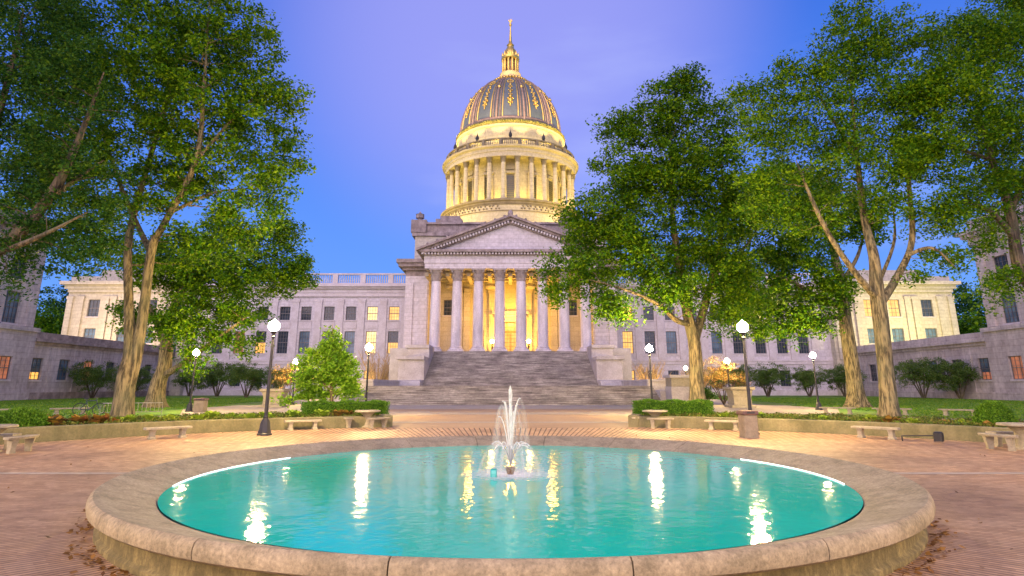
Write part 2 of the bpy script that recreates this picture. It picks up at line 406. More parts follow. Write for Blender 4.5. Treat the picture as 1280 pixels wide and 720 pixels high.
tag(ap.build('approach_paving', stone('approach_brick', (.42,.29,.17), stain=(.75,.7,.7), amount=.9, nscale=.3, fine=30, rough=.7, bump=.2)), kind='structure')
pv = MB()
disc(pv, 27.5, 33.0, R(8), R(80.5), .016, 60); disc(pv, 27.5, 33.0, R(99.5), R(172), .016, 60)
pv.add([(-24,46.5,.024),(24,46.5,.024),(24,55.8,.024),(-24,55.8,.024)], [(0,1,2,3)])
for s in (-1,1):
    pv.add([(s*16,55.8,.020),(s*22.5,55.8,.020),(s*26,80,.020),(s*22.5,80,.020)], [(0,1,2,3) if s>0 else (3,2,1,0)])
    pv.add([(s*13.5,40.,.020),(s*19.5,37.5,.020),(s*24,46.5,.020),(s*14,46.5,.020)], [(0,1,2,3) if s>0 else (3,2,1,0)])
tag(pv.build('footpath', M['paving']), kind='structure')
bd = MB()
for s in (-1,1):
    x0, x1 = (5.6, 17.1) if s > 0 else (-17.1, -5.6)
    bd.add([(x0,12.75,.013),(x1,12.75,.013),(x1,13.0,.013),(x0,13.0,.013)], [(0,1,2,3)])
bd.add([(-5.6,29.6,.020),(5.6,29.6,.020),(5.6,30.6,.020),(-5.6,30.6,.020)], [(0,1,2,3)])
bd.add([(-5.6,38.,.020),(5.6,38.,.020),(5.6,41.,.020),(-5.6,41.,.020)], [(0,1,2,3)])
tag(bd.build('paving_band', M['paving']), kind='structure')

# ------------------------------------------------------------------ fountain
ft = thing('fountain_basin', 'round stone fountain basin with broad rolled coping and mossy outer wall', 'fountain', (QC[0],QC[1],0))
MB().lathe([(5.62,0),(5.72,.0),(5.72,.06),(5.68,.09),(5.68,.24),(5.70,.266)], 160, (0,0,0), cap=False).build('basin_wall', M['rimwall'], ft, 40)
NSEG = 20
prof = [(5.66,.265),(5.79,.27),(5.825,.295),(5.835,.34),(5.83,.385),(5.815,.425),(5.78,.450),(5.73,.442),(5.68,.425),(5.55,.388),(5.40,.350),(5.24,.308),(5.14,.280),(5.09,.25),(5.06,.16)]
for k in range(NSEG):
    a0 = 2*PI*(k+.5)/NSEG + .0011; a1 = 2*PI*(k+1.5)/NSEG - .0011
    mb = MB(); n = 10
    rs = [[(r*math.cos(a0+(a1-a0)*i/n), r*math.sin(a0+(a1-a0)*i/n), z) for r, z in prof] for i in range(n+1)]
    mb.rings(rs, True, True)
    mb.build('coping_stone', M['rim'], ft, 40)
wb = MB(); disc(wb, 0.02, 5.09, 0, 2*PI, .27, 160, QC)
tag(wb.build('water', M['water']), kind='structure')
fl = MB(); disc(fl, 0.05, 5.3, 0, 2*PI, .02, 64, (0,0)); fl.build('basin_floor', plain('basin_paint', (.03,.4,.36), .5), ft)
for a0, a1 in ((R(152),R(194)),(R(-12),R(25))):  # glowing arcs added as painted lamp reflections on the wet wall, not fittings
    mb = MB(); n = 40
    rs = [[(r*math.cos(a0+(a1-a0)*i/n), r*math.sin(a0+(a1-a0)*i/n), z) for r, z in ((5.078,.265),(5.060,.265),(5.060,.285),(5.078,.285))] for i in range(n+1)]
    mb.rings(rs, True, True).build('waterline_glint', M['strip'], ft)
# nozzle, jets
nz_ = thing('fountain_nozzle', 'bronze nozzle head in the middle of the turquoise pool', 'nozzle', (0,QC[1],.15))
MB().lathe([(.03,-.1),(.03,.08),(.035,.09),(.06,.15),(.075,.2),(.08,.235),(.05,.24)], 20).build('nozzle_head', plain('bronze', (.22,.12,.06), .4, .6), nz_, 40)
MB().lathe([(.045,-.2),(.045,.06)], 16).build('riser_pipe', plain('teal_pipe', (.02,.35,.32), .5), nz_, 40)
jt = thing('water_jet', 'tall central water jet with arcing side streams above the nozzle', 'water jet', (0,QC[1],.27))
rnd = random.Random(5)
def stream(mb, a, peak, land, r0, r1, n=16, z0=.14, t1=1.0):
    pts = []; rd = []
    th = math.sqrt(max(peak-z0,.01)); tl = math.sqrt(peak); tot = th+tl
    for i in range(n+1):
        t = i/n*t1*tot; z = peak - (th-t)**2; d = land*t/tot
        pts.append((d*math.cos(a), d*math.sin(a), z)); rd.append(r0+(r1-r0)*i/n)
    mb.tube(pts, rd, 6)
mb = MB()
mb.tube([(.004*math.sin(t*2.1),0,.13+1.30*t/18) for t in range(19)], [.014+.018*(t/18)+.004*math.sin(t*1.7) for t in range(18)]+[.006], 8)
mb.build('main_stream', M['jet'], jt, 60)
mb = MB()
for k in range(7):
    stream(mb, k*2*PI/7+.35, [1.22,1.0,1.16,.92,1.18,1.05,1.12][k], rnd.uniform(.26,.40), .010, .009, t1=.53)
mb.build('inner_stream', M['jet'], jt, 60)
mb = MB()
for k in range(12):
    stream(mb, k*2*PI/12+.1, rnd.uniform(.46,.53), rnd.uniform(.40,.52), .006, .011, t1=.62)
mb.build('outer_stream', M['jet'], jt, 60)
mb = MB()
for k in range(34):
    stream(mb, k*2*PI/34+rnd.uniform(-.05,.05), rnd.uniform(.42,.53), rnd.uniform(.38,.56), .010, .03)
for k in range(16):
    stream(mb, k*2*PI/16+.1, rnd.uniform(.8,1.2), rnd.uniform(.26,.40), .010, .03)
mb.build('spray_veil', M['spray'], jt, 60)
mb = MB()
for k in range(260):
    a = rnd.uniform(0,2*PI); q_ = abs(rnd.gauss(0,.22))+.02; mb.ball((q_*math.cos(a), q_*math.sin(a), rnd.uniform(.02,1.25*math.exp(-q_*2.6)+.1)), rnd.uniform(.0025,.006), 5, 4)
tag(mb.build('droplets', M['jet'], jt), kind='stuff')
mb = MB(); disc(mb, .01, 1.0, 0, 2*PI, .008, 48, (0,0)); mb.build('splash_foam', M['foam'], jt)
fb = thing('fountain_light_box', 'small teal box standing in the water beside the nozzle', 'light box', (-.27,QC[1]-.30,.13))
mb = MB(); mb.cbox(-.05,.05,-.05,.05,0,.27,.01); mb.build('housing', plain('teal_box', (.02,.42,.38), .4), fb)
mb = MB(); mb.box(-.035,.035,-.054,-.0505,.19,.25); mb.box(-.03,.03,-.056,-.0545,.16,.175); mb.build('lens', plain('teal_lens', (.2,.65,.6), .2), fb)

# ------------------------------------------------------------------ street lamps
def make_lamp(name, label, h):
    t = thing(name, label, 'street lamp')
    MB().lathe([(.27,0),(.27,.06),(.23,.09),(.23,.14),(.20,.2),(.175,.42),(.13,.52),(.085,.58),(.095,.62),(.07,.66),(.06,.7)], 8).build('lamp_base', M['dark'], t, 30)
    MB().lathe([(.06,.66),(.066,.9),(.045,h-.55)], 12).build('post', M['dark'], t, 40)
    MB().lathe([(.045,h-.56),(.075,h-.52),(.05,h-.48),(.05,h-.42),(.085,h-.38),(.11,h-.34),(.115,h-.31),(.07,h-.305)], 14).build('lamp_collar', M['dark'], t, 40)
    gl = MB().lathe([(.09,h-.305),(.16,h-.26),(.20,h-.18),(.205,h-.12),(.17,h-.03),(.11,h+.03),(.05,h+.06),(.03,h+.09),(.003,h+.13)], 18).build('globe', M['globe'], t, 50)
    return t
lampspec = [
 (-8.65,22.5,3.95,'tall black lamp post beside the bench left of the pool'),
 (8.65,22.9,3.95,'tall black lamp post right of the pool behind the square litter bin'),
 (-8.1,35.5,3.95,'black lamp post left of the steps behind the clipped hedge'),
 (8.2,36.6,3.95,'black lamp post right of the steps behind the clipped hedge'),
 (-21.3,42.1,4.0,'black lamp post on the left lawn next to the stone bin'),
 (21.8,44.8,3.95,'black lamp post on the right lawn before the pair of big trunks'),
 (-19.3,56,3.9,'small distant lamp post behind the bright green young tree'),
 (19.3,55.5,3.95,'distant lamp post by the flowering shrub and flared stone planter'),
 (21.6,77,3.9,'farthest lamp post, right of the broad granite steps behind the square pedestal'),
 (-21.6,77,3.9,'farthest lamp post, left of the broad granite steps'),
]
L0 = None
for x, y, h, lab in lampspec:
    if L0 is None: L0 = make_lamp('street_lamp', lab, h); L0.location = (x,y,0); L0['group'] = 'globe lamps around the plaza'
    else: dup(L0, (x,y,0), rnd.uniform(0,1), lab, (1,1,h/3.95))
# lamp posts of the same ring behind the viewer
for x, y, lab in ((-9.5,-3.,'lamp post of the plaza ring behind the viewer on the left'),(9.5,-3.,'lamp post of the plaza ring behind the viewer on the right'),(-16.5,7.5,'lamp post at the far left edge of the plaza'),(16.5,7.5,'lamp post at the far right edge of the plaza')):
    dup(L0, (x,y,0), 0, lab)

# ------------------------------------------------------------------ facade helpers
def wall_open(mb, x0, x1, z0, z1, yf, dep, cols):
    """solid wall (front at y=yf, thickness dep) with openings; cols = [(xc, w, [(za,zb),...])]"""
    cols = sorted(cols); x = x0
    for xc, wd, zs in cols:
        mb.box(x, xc-wd/2, yf, yf+dep, z0, z1)
        z = z0
        for za, zb in sorted(zs):
            if za > z: mb.box(xc-wd/2, xc+wd/2, yf, yf+dep, z, za)
            z = zb
        if z < z1: mb.box(xc-wd/2, xc+wd/2, yf, yf+dep, z, z1)
        x = xc+wd/2
    mb.box(x, x1, yf, yf+dep, z0, z1)
def window(parent, xc, wd, za, zb, yf, glass='glassdark', nx=4, nz=6, glass2=None, split=.5):
    fr = MB(); y0, y1 = yf+.22, yf+.30; b = .09
    fr.box(xc-wd/2+.004, xc-wd/2+b, y0, y1, za+.004, zb-.004); fr.box(xc+wd/2-b, xc+wd/2-.004, y0, y1, za+.004, zb-.004)
    fr.box(xc-wd/2+b, xc+wd/2-b, y0, y1, zb-b, zb-.004); fr.box(xc-wd/2+b, xc+wd/2-b, y0, y1, za+.004, za+b)
    zm = (za+zb)/2; fr.box(xc-wd/2+b, xc+wd/2-b, y0, y1, zm-.06, zm+.06)
    for i in range(1, nx): x = xc-wd/2+wd*i/nx; fr.box(x-.022, x+.022, y0+.02, y1, za+b, zb-b)
    for i in range(1, nz):
        z = za+(zb-za)*i/nz
        if abs(z-zm) > .1: fr.box(xc-wd/2+b, xc+wd/2-b, y0+.025, y1, z-.02, z+.02)
    f = fr.build('window', M['frame'], parent)
    pn = MB().box(xc-wd/2+.01, xc+wd/2-.01, yf+.32, yf+.34, za+.01, (za+(zb-za)*split) if glass2 else zb-.01); pn.build('pane', M[glass], f)
    if glass2: MB().box(xc-wd/2+.01, xc+wd/2-.01, yf+.32, yf+.34, za+(zb-za)*split, zb-.01).build('pane', M[glass2], f)
    sl = MB().box(xc-wd/2-.15, xc+wd/2+.15, yf-.12, yf+.2, za-.2, za-.003); sl.build('sill', M['trim'], f)
    return f
def balustrade(mb, x0, x1, y0, z0, z1, bay=4.0, dep=.45):
    n = max(1, round((x1-x0)/bay)); st = (x1-x0)/n
    mb.box(x0, x1, y0, y0+dep, z0, z0+.35); mb.box(x0, x1, y0-.06, y0+dep+.06, z1-.28, z1)
    for i in range(n+1):
        x = x0+st*i; mb.box(max(x0,x-.5), min(x1,x+.5), y0-.04, y0+dep+.04, z0+.352, z1-.283)
        if i < n:
            k = int((st-1.2)/.36)
            for j in range(k):
                xx = x+.6+(st-1.2)*(j+.5)/k
                mb.lathe([(.07,z0+.35),(.07,z0+.45),(.13,z0+.65),(.06,z1-.5),(.09,z1-.3)], 6, (xx,y0+dep/2,0), cap=False)

# ------------------------------------------------------------------ capitol
cap = thing('capitol_building', 'pale stone domed capitol with columned portico, two window-lined wings and gilded dome', 'building', (0,112,0))
def inv(o):      # parts are modelled in world coordinates; shift under the Empty
    o.location = (-cap.location[0], -cap.location[1], -cap.location[2]); return o
class Shift:     # a part parent that keeps world coordinates
    pass
def cpart(mb, name, mat, smooth=None, label=None, bevel=0):
    mb.v = [(x, y-112, z) for x, y, z in mb.v]
    o = mb.build(name, mat, cap, smooth, bevel)
    if label: o['label'] = label
    return o
WF = 112.
wx = [-21.3,-25.3,-29.2,-33.2,-37.4,-41.3,-45.3,-49.2,-53.1]
lit = {}
for s in (-1,1):
    cols = [( -x*s, 1.9, [(1.56,4.34),(7.3,11.3),(13.3,15.8)]) for x in wx]
    a, b = (17.0, 58.0) if s > 0 else (-58.0, -17.0)
    mb = MB(); wall_open(mb, a, b, 0, 17.6, WF, 1.2, cols)
    mb.box(a, b, WF+1.2, WF+14, 0, 17.6)
    cpart(mb, 'wing_wall', M['lav'])
    mb = MB()
    mb.box(a, b, WF-.35, WF-.003, 0, .95)
    mb.box(a, b, WF-.22, WF-.003, 5.9, 6.25); mb.box(a, b, WF-.14, WF-.003, 5.4, 5.895)
    for i in range(len(wx)+1):
        xp = -s*( (wx[0]+2.0) if i == 0 else wx[i-1]-1.98)
        mb.box(xp-.62, xp+.62, WF-.25, WF-.003, 6.255, 16.6); mb.box(xp-.72, xp+.72, WF-.32, WF-.003, 16.6, 17.15)
    for x in wx:
        mb.box(-s*x-1.15, -s*x+1.15, WF-.1, WF-.003, 11.75, 12.9)
    cpart(mb, 'pilaster_band', M['trim'])
    mb = MB()
    mb.box(a, b, WF-.3, WF+14, 17.6, 18.3); mb.box(a, b, WF-.42, WF+14, 18.303, 19.0)
    mb.box(a, b, WF-.8, WF+14, 19.003, 19.35); mb.box(a, b, WF-1.15, WF+14, 19.353, 19.75)
    cpart(mb, 'wing_cornice', M['trim'])
    mb = MB(); balustrade(mb, a, b, WF-.5, 19.753, 21.9, 5.1); cpart(mb, 'roof_balustrade', M['trim'])
    for i, x in enumerate(wx):
        for r, (za, zb) in enumerate(((1.56,4.34),(7.3,11.3),(13.3,15.8))):
            g1, g2 = 'glassdark', None
            if r == 2: g1 = 'glassdark'
            if r == 1: g1 = 'glassblue' if i in (2,4) else 'glassdark'
            if s < 0:
                if (i,r) in ((0,2),(1,2)): g1 = 'lit' if i == 0 else 'lithot'
                if (i,r) == (1,1): g1 = 'lithot'
                if (i,r) == (0,1): g1, g2 = 'lit', 'glassdark'
                if (i,r) == (1,0): g1 = 'lit'
                if (i,r) == (6,1): g1, g2 = 'lit', 'glassdark'
                if (i,r) == (7,1): g1 = 'litred'
            else:
                if (i,r) in ((0,1),(0,2)): g1 = 'lit'
                if (i,r) == (0,0): g1 = 'lit'
                if (i,r) == (1,0): g1, g2 = 'lit', 'glassdark'
            f = window(cap, -s*x, 1.9, za, zb, WF-112, g1, 4, 6 if r == 1 else 4, g2)
# end pavilions
for s in (-1,1):
    a, b = (58.003, 80.5) if s > 0 else (-80.5, -58.003)
    cs = [(s*60.6,2.0,[(7.5,11.3),(13.6,16.6)]), (s*65.2,2.1,[(9.0,11.7),(13.8,16.9)]), (s*69.6,2.1,[(9.0,11.7),(13.8,16.9)]), (s*75.6,2.1,[(9.0,11.7),(13.8,16.9)])]
    mb = MB(); wall_open(mb, a, b, 0, 18.2, 110.6, 1.2, cs); mb.box(a, b, 111.8, 128, 0, 18.2)
    for xp in (s*59., s*62.8, s*67.4, s*72., s*73.3, s*77.9, s*79.9):
        mb.box(xp-.5, xp+.5, 110.25, 110.597, 6.2, 16.9); mb.box(xp-.6, xp+.6, 110.2, 110.597, 16.903, 17.5)
    o = cpart(mb, 'pavilion_wall', M['cream'], label='floodlit cream end pavilion wall')
    mb = MB(); mb.box(a, b, 110.2, 128, 18.203, 18.8); mb.box(a-.5 if s<0 else a, b if s<0 else b+.5, 109.9, 128, 18.803, 19.5)
    mb.box(a-1 if s<0 else a, b if s<0 else b+1, 109.2, 128, 19.503, 20.1)
    mb.box(a, b, 110.6, 127, 20.103, 21.2); mb.box(s*64, s*76, 112, 126, 21.203, 22.6)
    cpart(mb, 'pavilion_cornice', M['cream'])
    for k, (xc, wd, zs) in enumerate(cs):
        for r, (za, zb) in enumerate(zs):
            gl = 'glassblue' if r == 0 else 'glassdark'
            if s > 0 and k in (1,2) and r == 1: gl = 'lit'
            if s > 0 and k == 0 and r == 0: gl = 'lithot'
            window(cap, xc, wd, za, zb, 110.6-112, gl, 3, 4)
    fl_ = thing('floodlight', 'roof floodlight aimed at the %s end pavilion' % ('left' if s<0 else 'right'), 'floodlight', (s*70,98,8.6), 0, 'roof floodlights')
    mb = MB(); mb.cbox(-.3,.3,-.15,.15,.1,.5,.03); mb.box(-.05,.05,-.05,.05,-.3,.1); mb.build('housing', M['dark'], fl_)
    light('SPOT','flood', (s*70,98.3,9.4), 9000 if s<0 else 9500, (1.,.72,.40) if s<0 else (1.,.86,.30), .3, (s*70,111,14), spot=120)
# central block
mb = MB()
mb.box(-17.0, -13.2, 98, 112, 0, 19.0); mb.box(13.2, 17.0, 98, 112, 0, 19.0)
mb.box(-16.997, 16.997, 105.5, 126, 0, 19.0)
for s in (-1,1):
    for xp in (s*14.0, s*16.3): mb.box(xp-.6, xp+.6, 97.75, 97.997, 6.9, 17.8)
cpart(mb, 'center_block_wall', M['lav'])
mb = MB()
for (e, z0, z1) in ((.0,19.003,19.9),(.5,19.903,20.4),(1.1,20.403,21.0),(1.4,21.003,21.6)):
    mb.box(-17.0-e, 17.0+e, 98.0-e, 126, z0, z1)
cpart(mb, 'block_cornice', M['dirtytrim'])
mb = MB(); mb.box(-16.2,16.2,101,126,21.603,26.4); 
cpart(mb, 'attic_block', M['cream'])
mb = MB(); mb.box(-16.7,16.7,100.6,126.4,26.403,27.0); mb.box(-16.4,16.4,100.9,126.2,27.003,28.4); mb.box(-16.9,16.9,100.5,126.5,28.403,28.75)
for s in (-1,1):
    mb.box(s*16.9, s*14.3, 100.45, 103, 27.003, 29.2)
    mb.lathe([(.8,29.2),(.85,29.35),(.45,29.4),(.4,29.6),(.75,29.75),(.7,30.3),(.8,30.4),(.3,30.6),(.02,31.0)], 8, (s*15.6,101.7,0))
    mb.box(s*13, s*8.4, 102.5, 104.5, 28.753, 29.9); mb.box(s*12.2, s*8.8, 102.8, 104.5, 29.903, 30.5)
cpart(mb, 'attic_parapet', M['dirtytrim'])
# portico podium and floor
mb = MB(); mb.box(-13.197,13.197,89.6,105.5,0,6.5)
cpart(mb, 'portico_floor', M['steps'])
for s in (-1,1): cpart(MB().box(s*17.2,s*13.2,88.6,97.997,0,6.9), 'podium_side', M['ped'])
# portico back wall with door opening
mb = MB(); wall_open(mb, -13.197, 13.197, 6.5, 18.9, 101.5, 1., [(0,3.4,[(6.5,12.6)]), (-10.3,1.6,[(13.0,15.6)]), (10.3,1.6,[(13.0,15.6)]), (-5.2,1.7,[(6.9,10.5)]), (5.2,1.7,[(6.9,10.5)])])
for x in (-12.6,-8.4,-7.2,-3.0,3.0,7.2,8.4,12.6):
    mb.box(x-.55, x+.55, 101.05, 101.497, 6.5, 16.7); mb.box(x-.7,x+.7,100.95,101.497,16.703,17.4)
cpart(mb, 'portico_wall', M['porch'])
for x in (-10.3,10.3): window(cap, x, 1.6, 13.0, 15.6, 101.5-112, 'glassdark', 3, 4)
for x in (-5.2,5.2): window(cap, x, 1.7, 6.9, 10.5, 101.5-112, 'lit', 3, 5)
mb = MB(); mb.box(-2.6,2.6,100.6,101.497,12.7,13.1); mb.box(-3.0,3.0,100.3,101.497,13.103,13.6); mb.box(-2.3,2.3,100.9,101.497,11.9,12.697)
for s in (-1,1): mb.box(s*1.72, s*2.25, 101.0, 101.497, 6.5, 11.897)
cpart(mb, 'door_hood', M['ped'])
dr = MB()
for s in (-1,1): dr.box(s*.06, s*.12, 101.9, 102.0, 6.52, 10.2); dr.box(s*1.5, s*1.69, 101.9, 102.0, 6.52, 12.59)
dr.box(-1.5,1.5,101.88,102.0,10.2,10.5); dr.box(-1.5,1.5,101.9,102.0,6.52,6.9)
for i in range(-6,7): dr.box(i*.23-.025, i*.23+.025, 101.92, 102.0, 6.9, 12.5)
for z in (7.4,8.,8.6,9.2,9.8,11.1,11.8): dr.box(-1.5,1.5,101.93,101.99,z-.03,z+.03)
d_ = cpart(dr, 'door', plain('bronze_door', (.20,.12,.05), .4, .5))
dp = MB().box(-1.69,1.69,102.1-112,102.14-112,6.52,12.58).build('door_pane', M['lit'], d_)
# portico ceiling
mb = MB(); mb.box(-13.0,13.0,93.5,101.5,18.6,18.9)
for i in range(9): x = -12.9+i*3.225; mb.box(x-.3, x+.3, 92.8, 101.4, 18.05, 18.597)
for y in (95.5,98.): mb.box(-12.9,12.9,y-.25,y+.25,18.15,18.594)
for x in (-9.7,-3.2,3.2,9.7):
    mb.lathe([(.9,17.2),(1.1,17.5),(.8,17.9),(1.2,18.04)], 10, (x,99.8,0))
cpart(mb, 'portico_ceiling', M['porch'])
# columns
def column(name, x, y, z0, z1, r, mat, capmat, n=20, leaf=True):
    h = z1-z0; ch = r*2.35
    mb = MB(); mb.v = []
    mb.box(x-r*1.45, x+r*1.45, y-r*1.45, y+r*1.45, z0, z0+r*.35)
    mb.lathe([(r*1.4,z0+r*.352),(r*1.42,z0+r*.5),(r*1.2,z0+r*.62),(r*1.18,z0+r*.72),(r*1.25,z0+r*.85),(r*1.04,z0+r*.98),(r,z0+r*1.15),
              (r,z0+h*.35),(r*.965,z0+h*.6),(r*.87,z1-ch)], n, (x,y,0), cap=False)
    o = cpart(mb, name, mat, 35)
    cm = MB()
    prof = [(r*.9,z1-ch),(r*.98,z1-ch+r*.08),(r*.86,z1-ch+r*.16),(r*.86,z1-ch*.6),(r*.95,z1-ch*.35),(r*1.25,z1-r*.3)]
    cm.lathe(prof, n, (x,y,0), cap=False)
    cm.box(x-r*1.3, x+r*1.3, y-r*1.3, y+r*1.3, z1-r*.3, z1)
    if leaf:
        for row, (zz, rr, nn, hh) in enumerate(((z1-ch+r*.15, r*.92, 10, r*.8),(z1-ch+r*.75, r*.95, 10, r*.85))):
            for k in range(nn):
                a = 2*PI*(k+.5*row)/nn; ca, sa = math.cos(a), math.sin(a); wv = rr*.26
                pts = []
                for (dr_, dz, ww) in ((0,0,1.),(.06,.5,1.1),(.2,.9,.8),(.36,1.,.4),(.38,.82,.15)):
                    R_ = rr+dr_*r; 
                    pts += [(x+R_*ca-sa*wv*ww, y+R_*sa+ca*wv*ww, zz+dz*hh), (x+R_*ca+sa*wv*ww, y+R_*sa-ca*wv*ww, zz+dz*hh)]
                cm.add(pts, [(0,1,3,2),(2,3,5,4),(4,5,7,6),(6,7,9,8)])
        for k in range(4):
            a = PI/4+k*PI/2; cm.ball((x+r*1.3*math.cos(a), y+r*1.3*math.sin(a), z1-r*.5), r*.27, 8, 5)
    cm.v = [(p[0],p[1]-112,p[2]) for p in cm.v]
    cm.build('capital', capmat, o, 40)
    return o
capm = stone('capital_stone', (.40,.35,.34), stain=(.45,.42,.4), amount=.8, nscale=2.)
for i in range(8): column('portico_column', -11.3+i*3.229, 92, 6.5, 18.95, .80, M['colstone'], capm, 28)
# sconces
for s in (-1,1):
    mb = MB(); mb.lathe([(.32,6.5),(.32,6.7),(.14,6.8),(.11,8.0),(.2,8.15),(.12,8.3)], 10, (s*2.95,99.6,0))
    o = cpart(mb, 'door_lamp', M['dark'], 40)
    g_ = MB(); g_.ball((s*2.95,99.6-112,8.62), .32, 14, 10); g_.build('globe', M['sconce'], o, 60)
light('POINT','porch_lamp_left',(-6.2,96.5,13.5),450,(1.,.52,.05),.4); light('POINT','porch_lamp_right',(6.2,96.5,13.5),450,(1.,.52,.05),.4)
light('POINT','porch_lamp_centre',(0,97.5,12.5),2300,(1.,.52,.05),.4)
# entablature and pediment
mb = MB(); mb.box(-13.0,13.0,91.0,93.5,18.953,19.7); mb.box(-13.1,13.1,90.9,93.5,19.703,20.95)
for s in (-1,1): mb.box(s*13.0, s*11.2, 93.503, 98, 18.953, 20.95)
mb.box(-11.19,11.19,93.503,98,19.5,20.9)
cpart(mb, 'entablature', M['lav'])
mb = MB()
mb.box(-13.4,13.4,90.5,98,20.953,21.2)
dm = MB()
for i in range(56): x = -13.3+i*26.6/55; dm.box(x-.13,x+.13,90.15,90.497,20.97,21.28)
mb.box(-13.7,13.7,89.9,98,21.303,21.7)
# raking cornice
AP, ZC = 27.0, 21.703
for s in (-1,1):
    L = 14.2
    def q(x, dz): return (s*x, ZC + (AP-ZC)*(1-x/L) + dz)
    for (y0, d0, d1) in ((90.6,-1.15,-.62),(90.05,-.615,-.25),(89.6,-.245,.1)):
        x_end = L
        mb.prism_y([q(0,d0), q(x_end if d0 > -.3 else x_end-1.6,d0), q(x_end if d1 > -.3 else x_end-1.6,d1), q(0,d1)] if s > 0 else [q(0,d1), q(x_end if d1 > -.3 else x_end-1.6,d1), q(x_end if d0 > -.3 else x_end-1.6,d0), q(0,d0)], y0, 104)
    for i in range(30):
        x = .35+i*.44; c = q(x,-.95); dm.box(c[0]-.13, c[0]+.13, 90.1, 90.597, c[1]-.05, c[1]+.27)
    for i in range(9):
        x = .9+i*1.45; c = q(x,.1); mb.ball((c[0],89.85,c[1]+.12), .2, 6, 5)
mb.ball((0,90.0,AP+.35), .4, 8, 6, 1.3)
cpart(mb, 'raking_cornice', M['dirtytrim']); cpart(dm, 'dentil_row', M['trim'])
mb = MB(); mb.prism_y([(-12.4,21.703),(12.4,21.703),(0,AP-1.1)], 91.0, 103.9); cpart(mb, 'tympanum', M['lav'])
# ------------ dome
DY = 125.
def ring(mb, prof, n=96): mb.lathe(prof, n, (0,DY,0), cap=False)
mb = MB(); ring(mb, [(14.1,21.6),(14.1,28.),(14.05,35.4)], 96); cpart(mb, 'drum_base', M['drum'], 40)
mb = MB(); ring(mb, [(14.05,35.25),(14.35,35.3),(14.4,35.6),(14.75,35.75),(14.8,36.1),(14.4,36.25),(10.6,36.26)]); cpart(mb, 'drum_ledge', M['drumtrim'], 30)
mb = MB()
for k in range(72):
    a = 2*PI*k/72
    if abs(math.sin(a-1.5*PI)) < .1 and math.sin(a) < 0: continue
    for q_ in range(3):
        aa = a + (q_-1)*.022; zc = 34.55 + (.28 if (k+q_) % 2 else -.2)
        mb.ball((14.12*math.cos(aa), DY+14.12*math.sin(aa), zc), .2, 6, 4)
for zz in (33.9,35.15): ring(mb, [(14.06,zz-.09),(14.22,zz-.08),(14.22,zz+.08),(14.06,zz+.09)])
cpart(mb, 'frieze_ornament', M['drumtrim'], 60)
mb = MB(); ring(mb, [(10.8,36.2),(10.8,46.0)]); cpart(mb, 'drum_core', M['drum'], 40)
for k in range(30):
    a = -PI/2 + R(6) + k*R(12)
    column('drum_column', 13.25*math.cos(a), DY+13.25*math.sin(a), 36.263, 45.0, .48, M['drum'], M['drumtrim'], 12, True)
wfm = plain('drum_window_grille', (.16,.13,.03), .5)
for k in range(15):
    a = -PI/2 + k*R(24); mb = MB(); ca, sa = math.cos(a), math.sin(a)
    def bx(u0,u1,r0,r1,z0,z1,tg=mb):
        pts = [(r*ca-u*sa, DY-112+r*sa+u*ca, z) for z in (z0,z1) for (u,r) in ((u0,r0),(u0,r1),(u1,r1),(u1,r0))]
        tg.add(pts, [(0,1,2,3),(7,6,5,4),(0,4,5,1),(1,5,6,2),(2,6,7,3),(3,7,4,0)])
    bx(-.75,.75,10.85,10.88,37.,42.)
    o = mb.build('drum_window', M['glassdark'], cap)
    m2 = MB()
    for i in range(-3,4): bx(i*.22-.03,i*.22+.03,10.88,10.93,37.,42.,m2)
    for i in range(12): bx(-.75,.75,10.885,10.925,37.1+i*.43,37.16+i*.43,m2)
    m2.build('grille', wfm, o)
    m3 = MB(); bx(-1.05,-.76,10.82,11.1,36.6,42.3,m3); bx(.76,1.05,10.82,11.1,36.6,42.3,m3); bx(-1.25,1.25,10.82,11.3,42.31,42.8,m3); bx(-.8,.8,10.82,11.05,43.2,44.,m3)
    m3.build('window_surround', M['drum'], o)
mb = MB(); ring(mb, [(12.6,45.0),(12.6,45.003),(13.95,45.003),(13.95,45.9),(14.1,45.95),(14.1,46.6),(14.6,46.8),(14.7,47.1),(14.2,47.15),(10.5,47.16)])
ring(mb, [(10.8,45.5),(12.6,45.4)]); cpart(mb, 'drum_entablature', M['drum'], 30)
mb = MB(); NB = 24
ring(mb, [(13.5,47.16),(13.9,47.17),(13.9,47.45),(13.5,47.46)]); ring(mb, [(13.4,48.5),(13.95,48.5),(13.95,48.75),(13.4,48.76),(13.4,48.5)])
for k in range(NB):
    a = 2*PI*(k+.5)/NB
    mb.lathe([(.42,47.4),(.42,48.52)], 4, (13.7*math.cos(a), DY+13.7*math.sin(a), 0))
    for j in range(1,8):
        aa = a + 2*PI/NB*(j/8*.84+.08); mb.lathe([(.07,47.45),(.13,47.8),(.06,48.3),(.1,48.5)], 6, (13.7*math.cos(aa), DY+13.7*math.sin(aa), 0), cap=False)
cpart(mb, 'dome_balustrade', M['drumtrim'])
mb = MB()
for k in range(12):
    a = -PI/2 + k*R(30)+.0; mb.lathe([(.3,48.76),(.4,49.0),(.2,49.1),(.38,49.5),(.3,49.9),(.1,50.3),(.02,50.8)], 8, (13.2*math.cos(a), DY+13.2*math.sin(a), 0))
cpart(mb, 'balustrade_urns', M['dark'], 40)
mb = MB(); ring(mb, [(11.75,47.1),(11.75,48.),(11.6,48.1),(11.5,52.3),(11.75,52.4),(11.8,52.8),(11.4,52.9)]); cpart(mb, 'attic_drum', M['drum'], 30)
mb = MB(); ring(mb, [(11.5,52.9),(11.75,53.1),(11.8,53.5),(11.5,53.85),(11.1,53.95)])
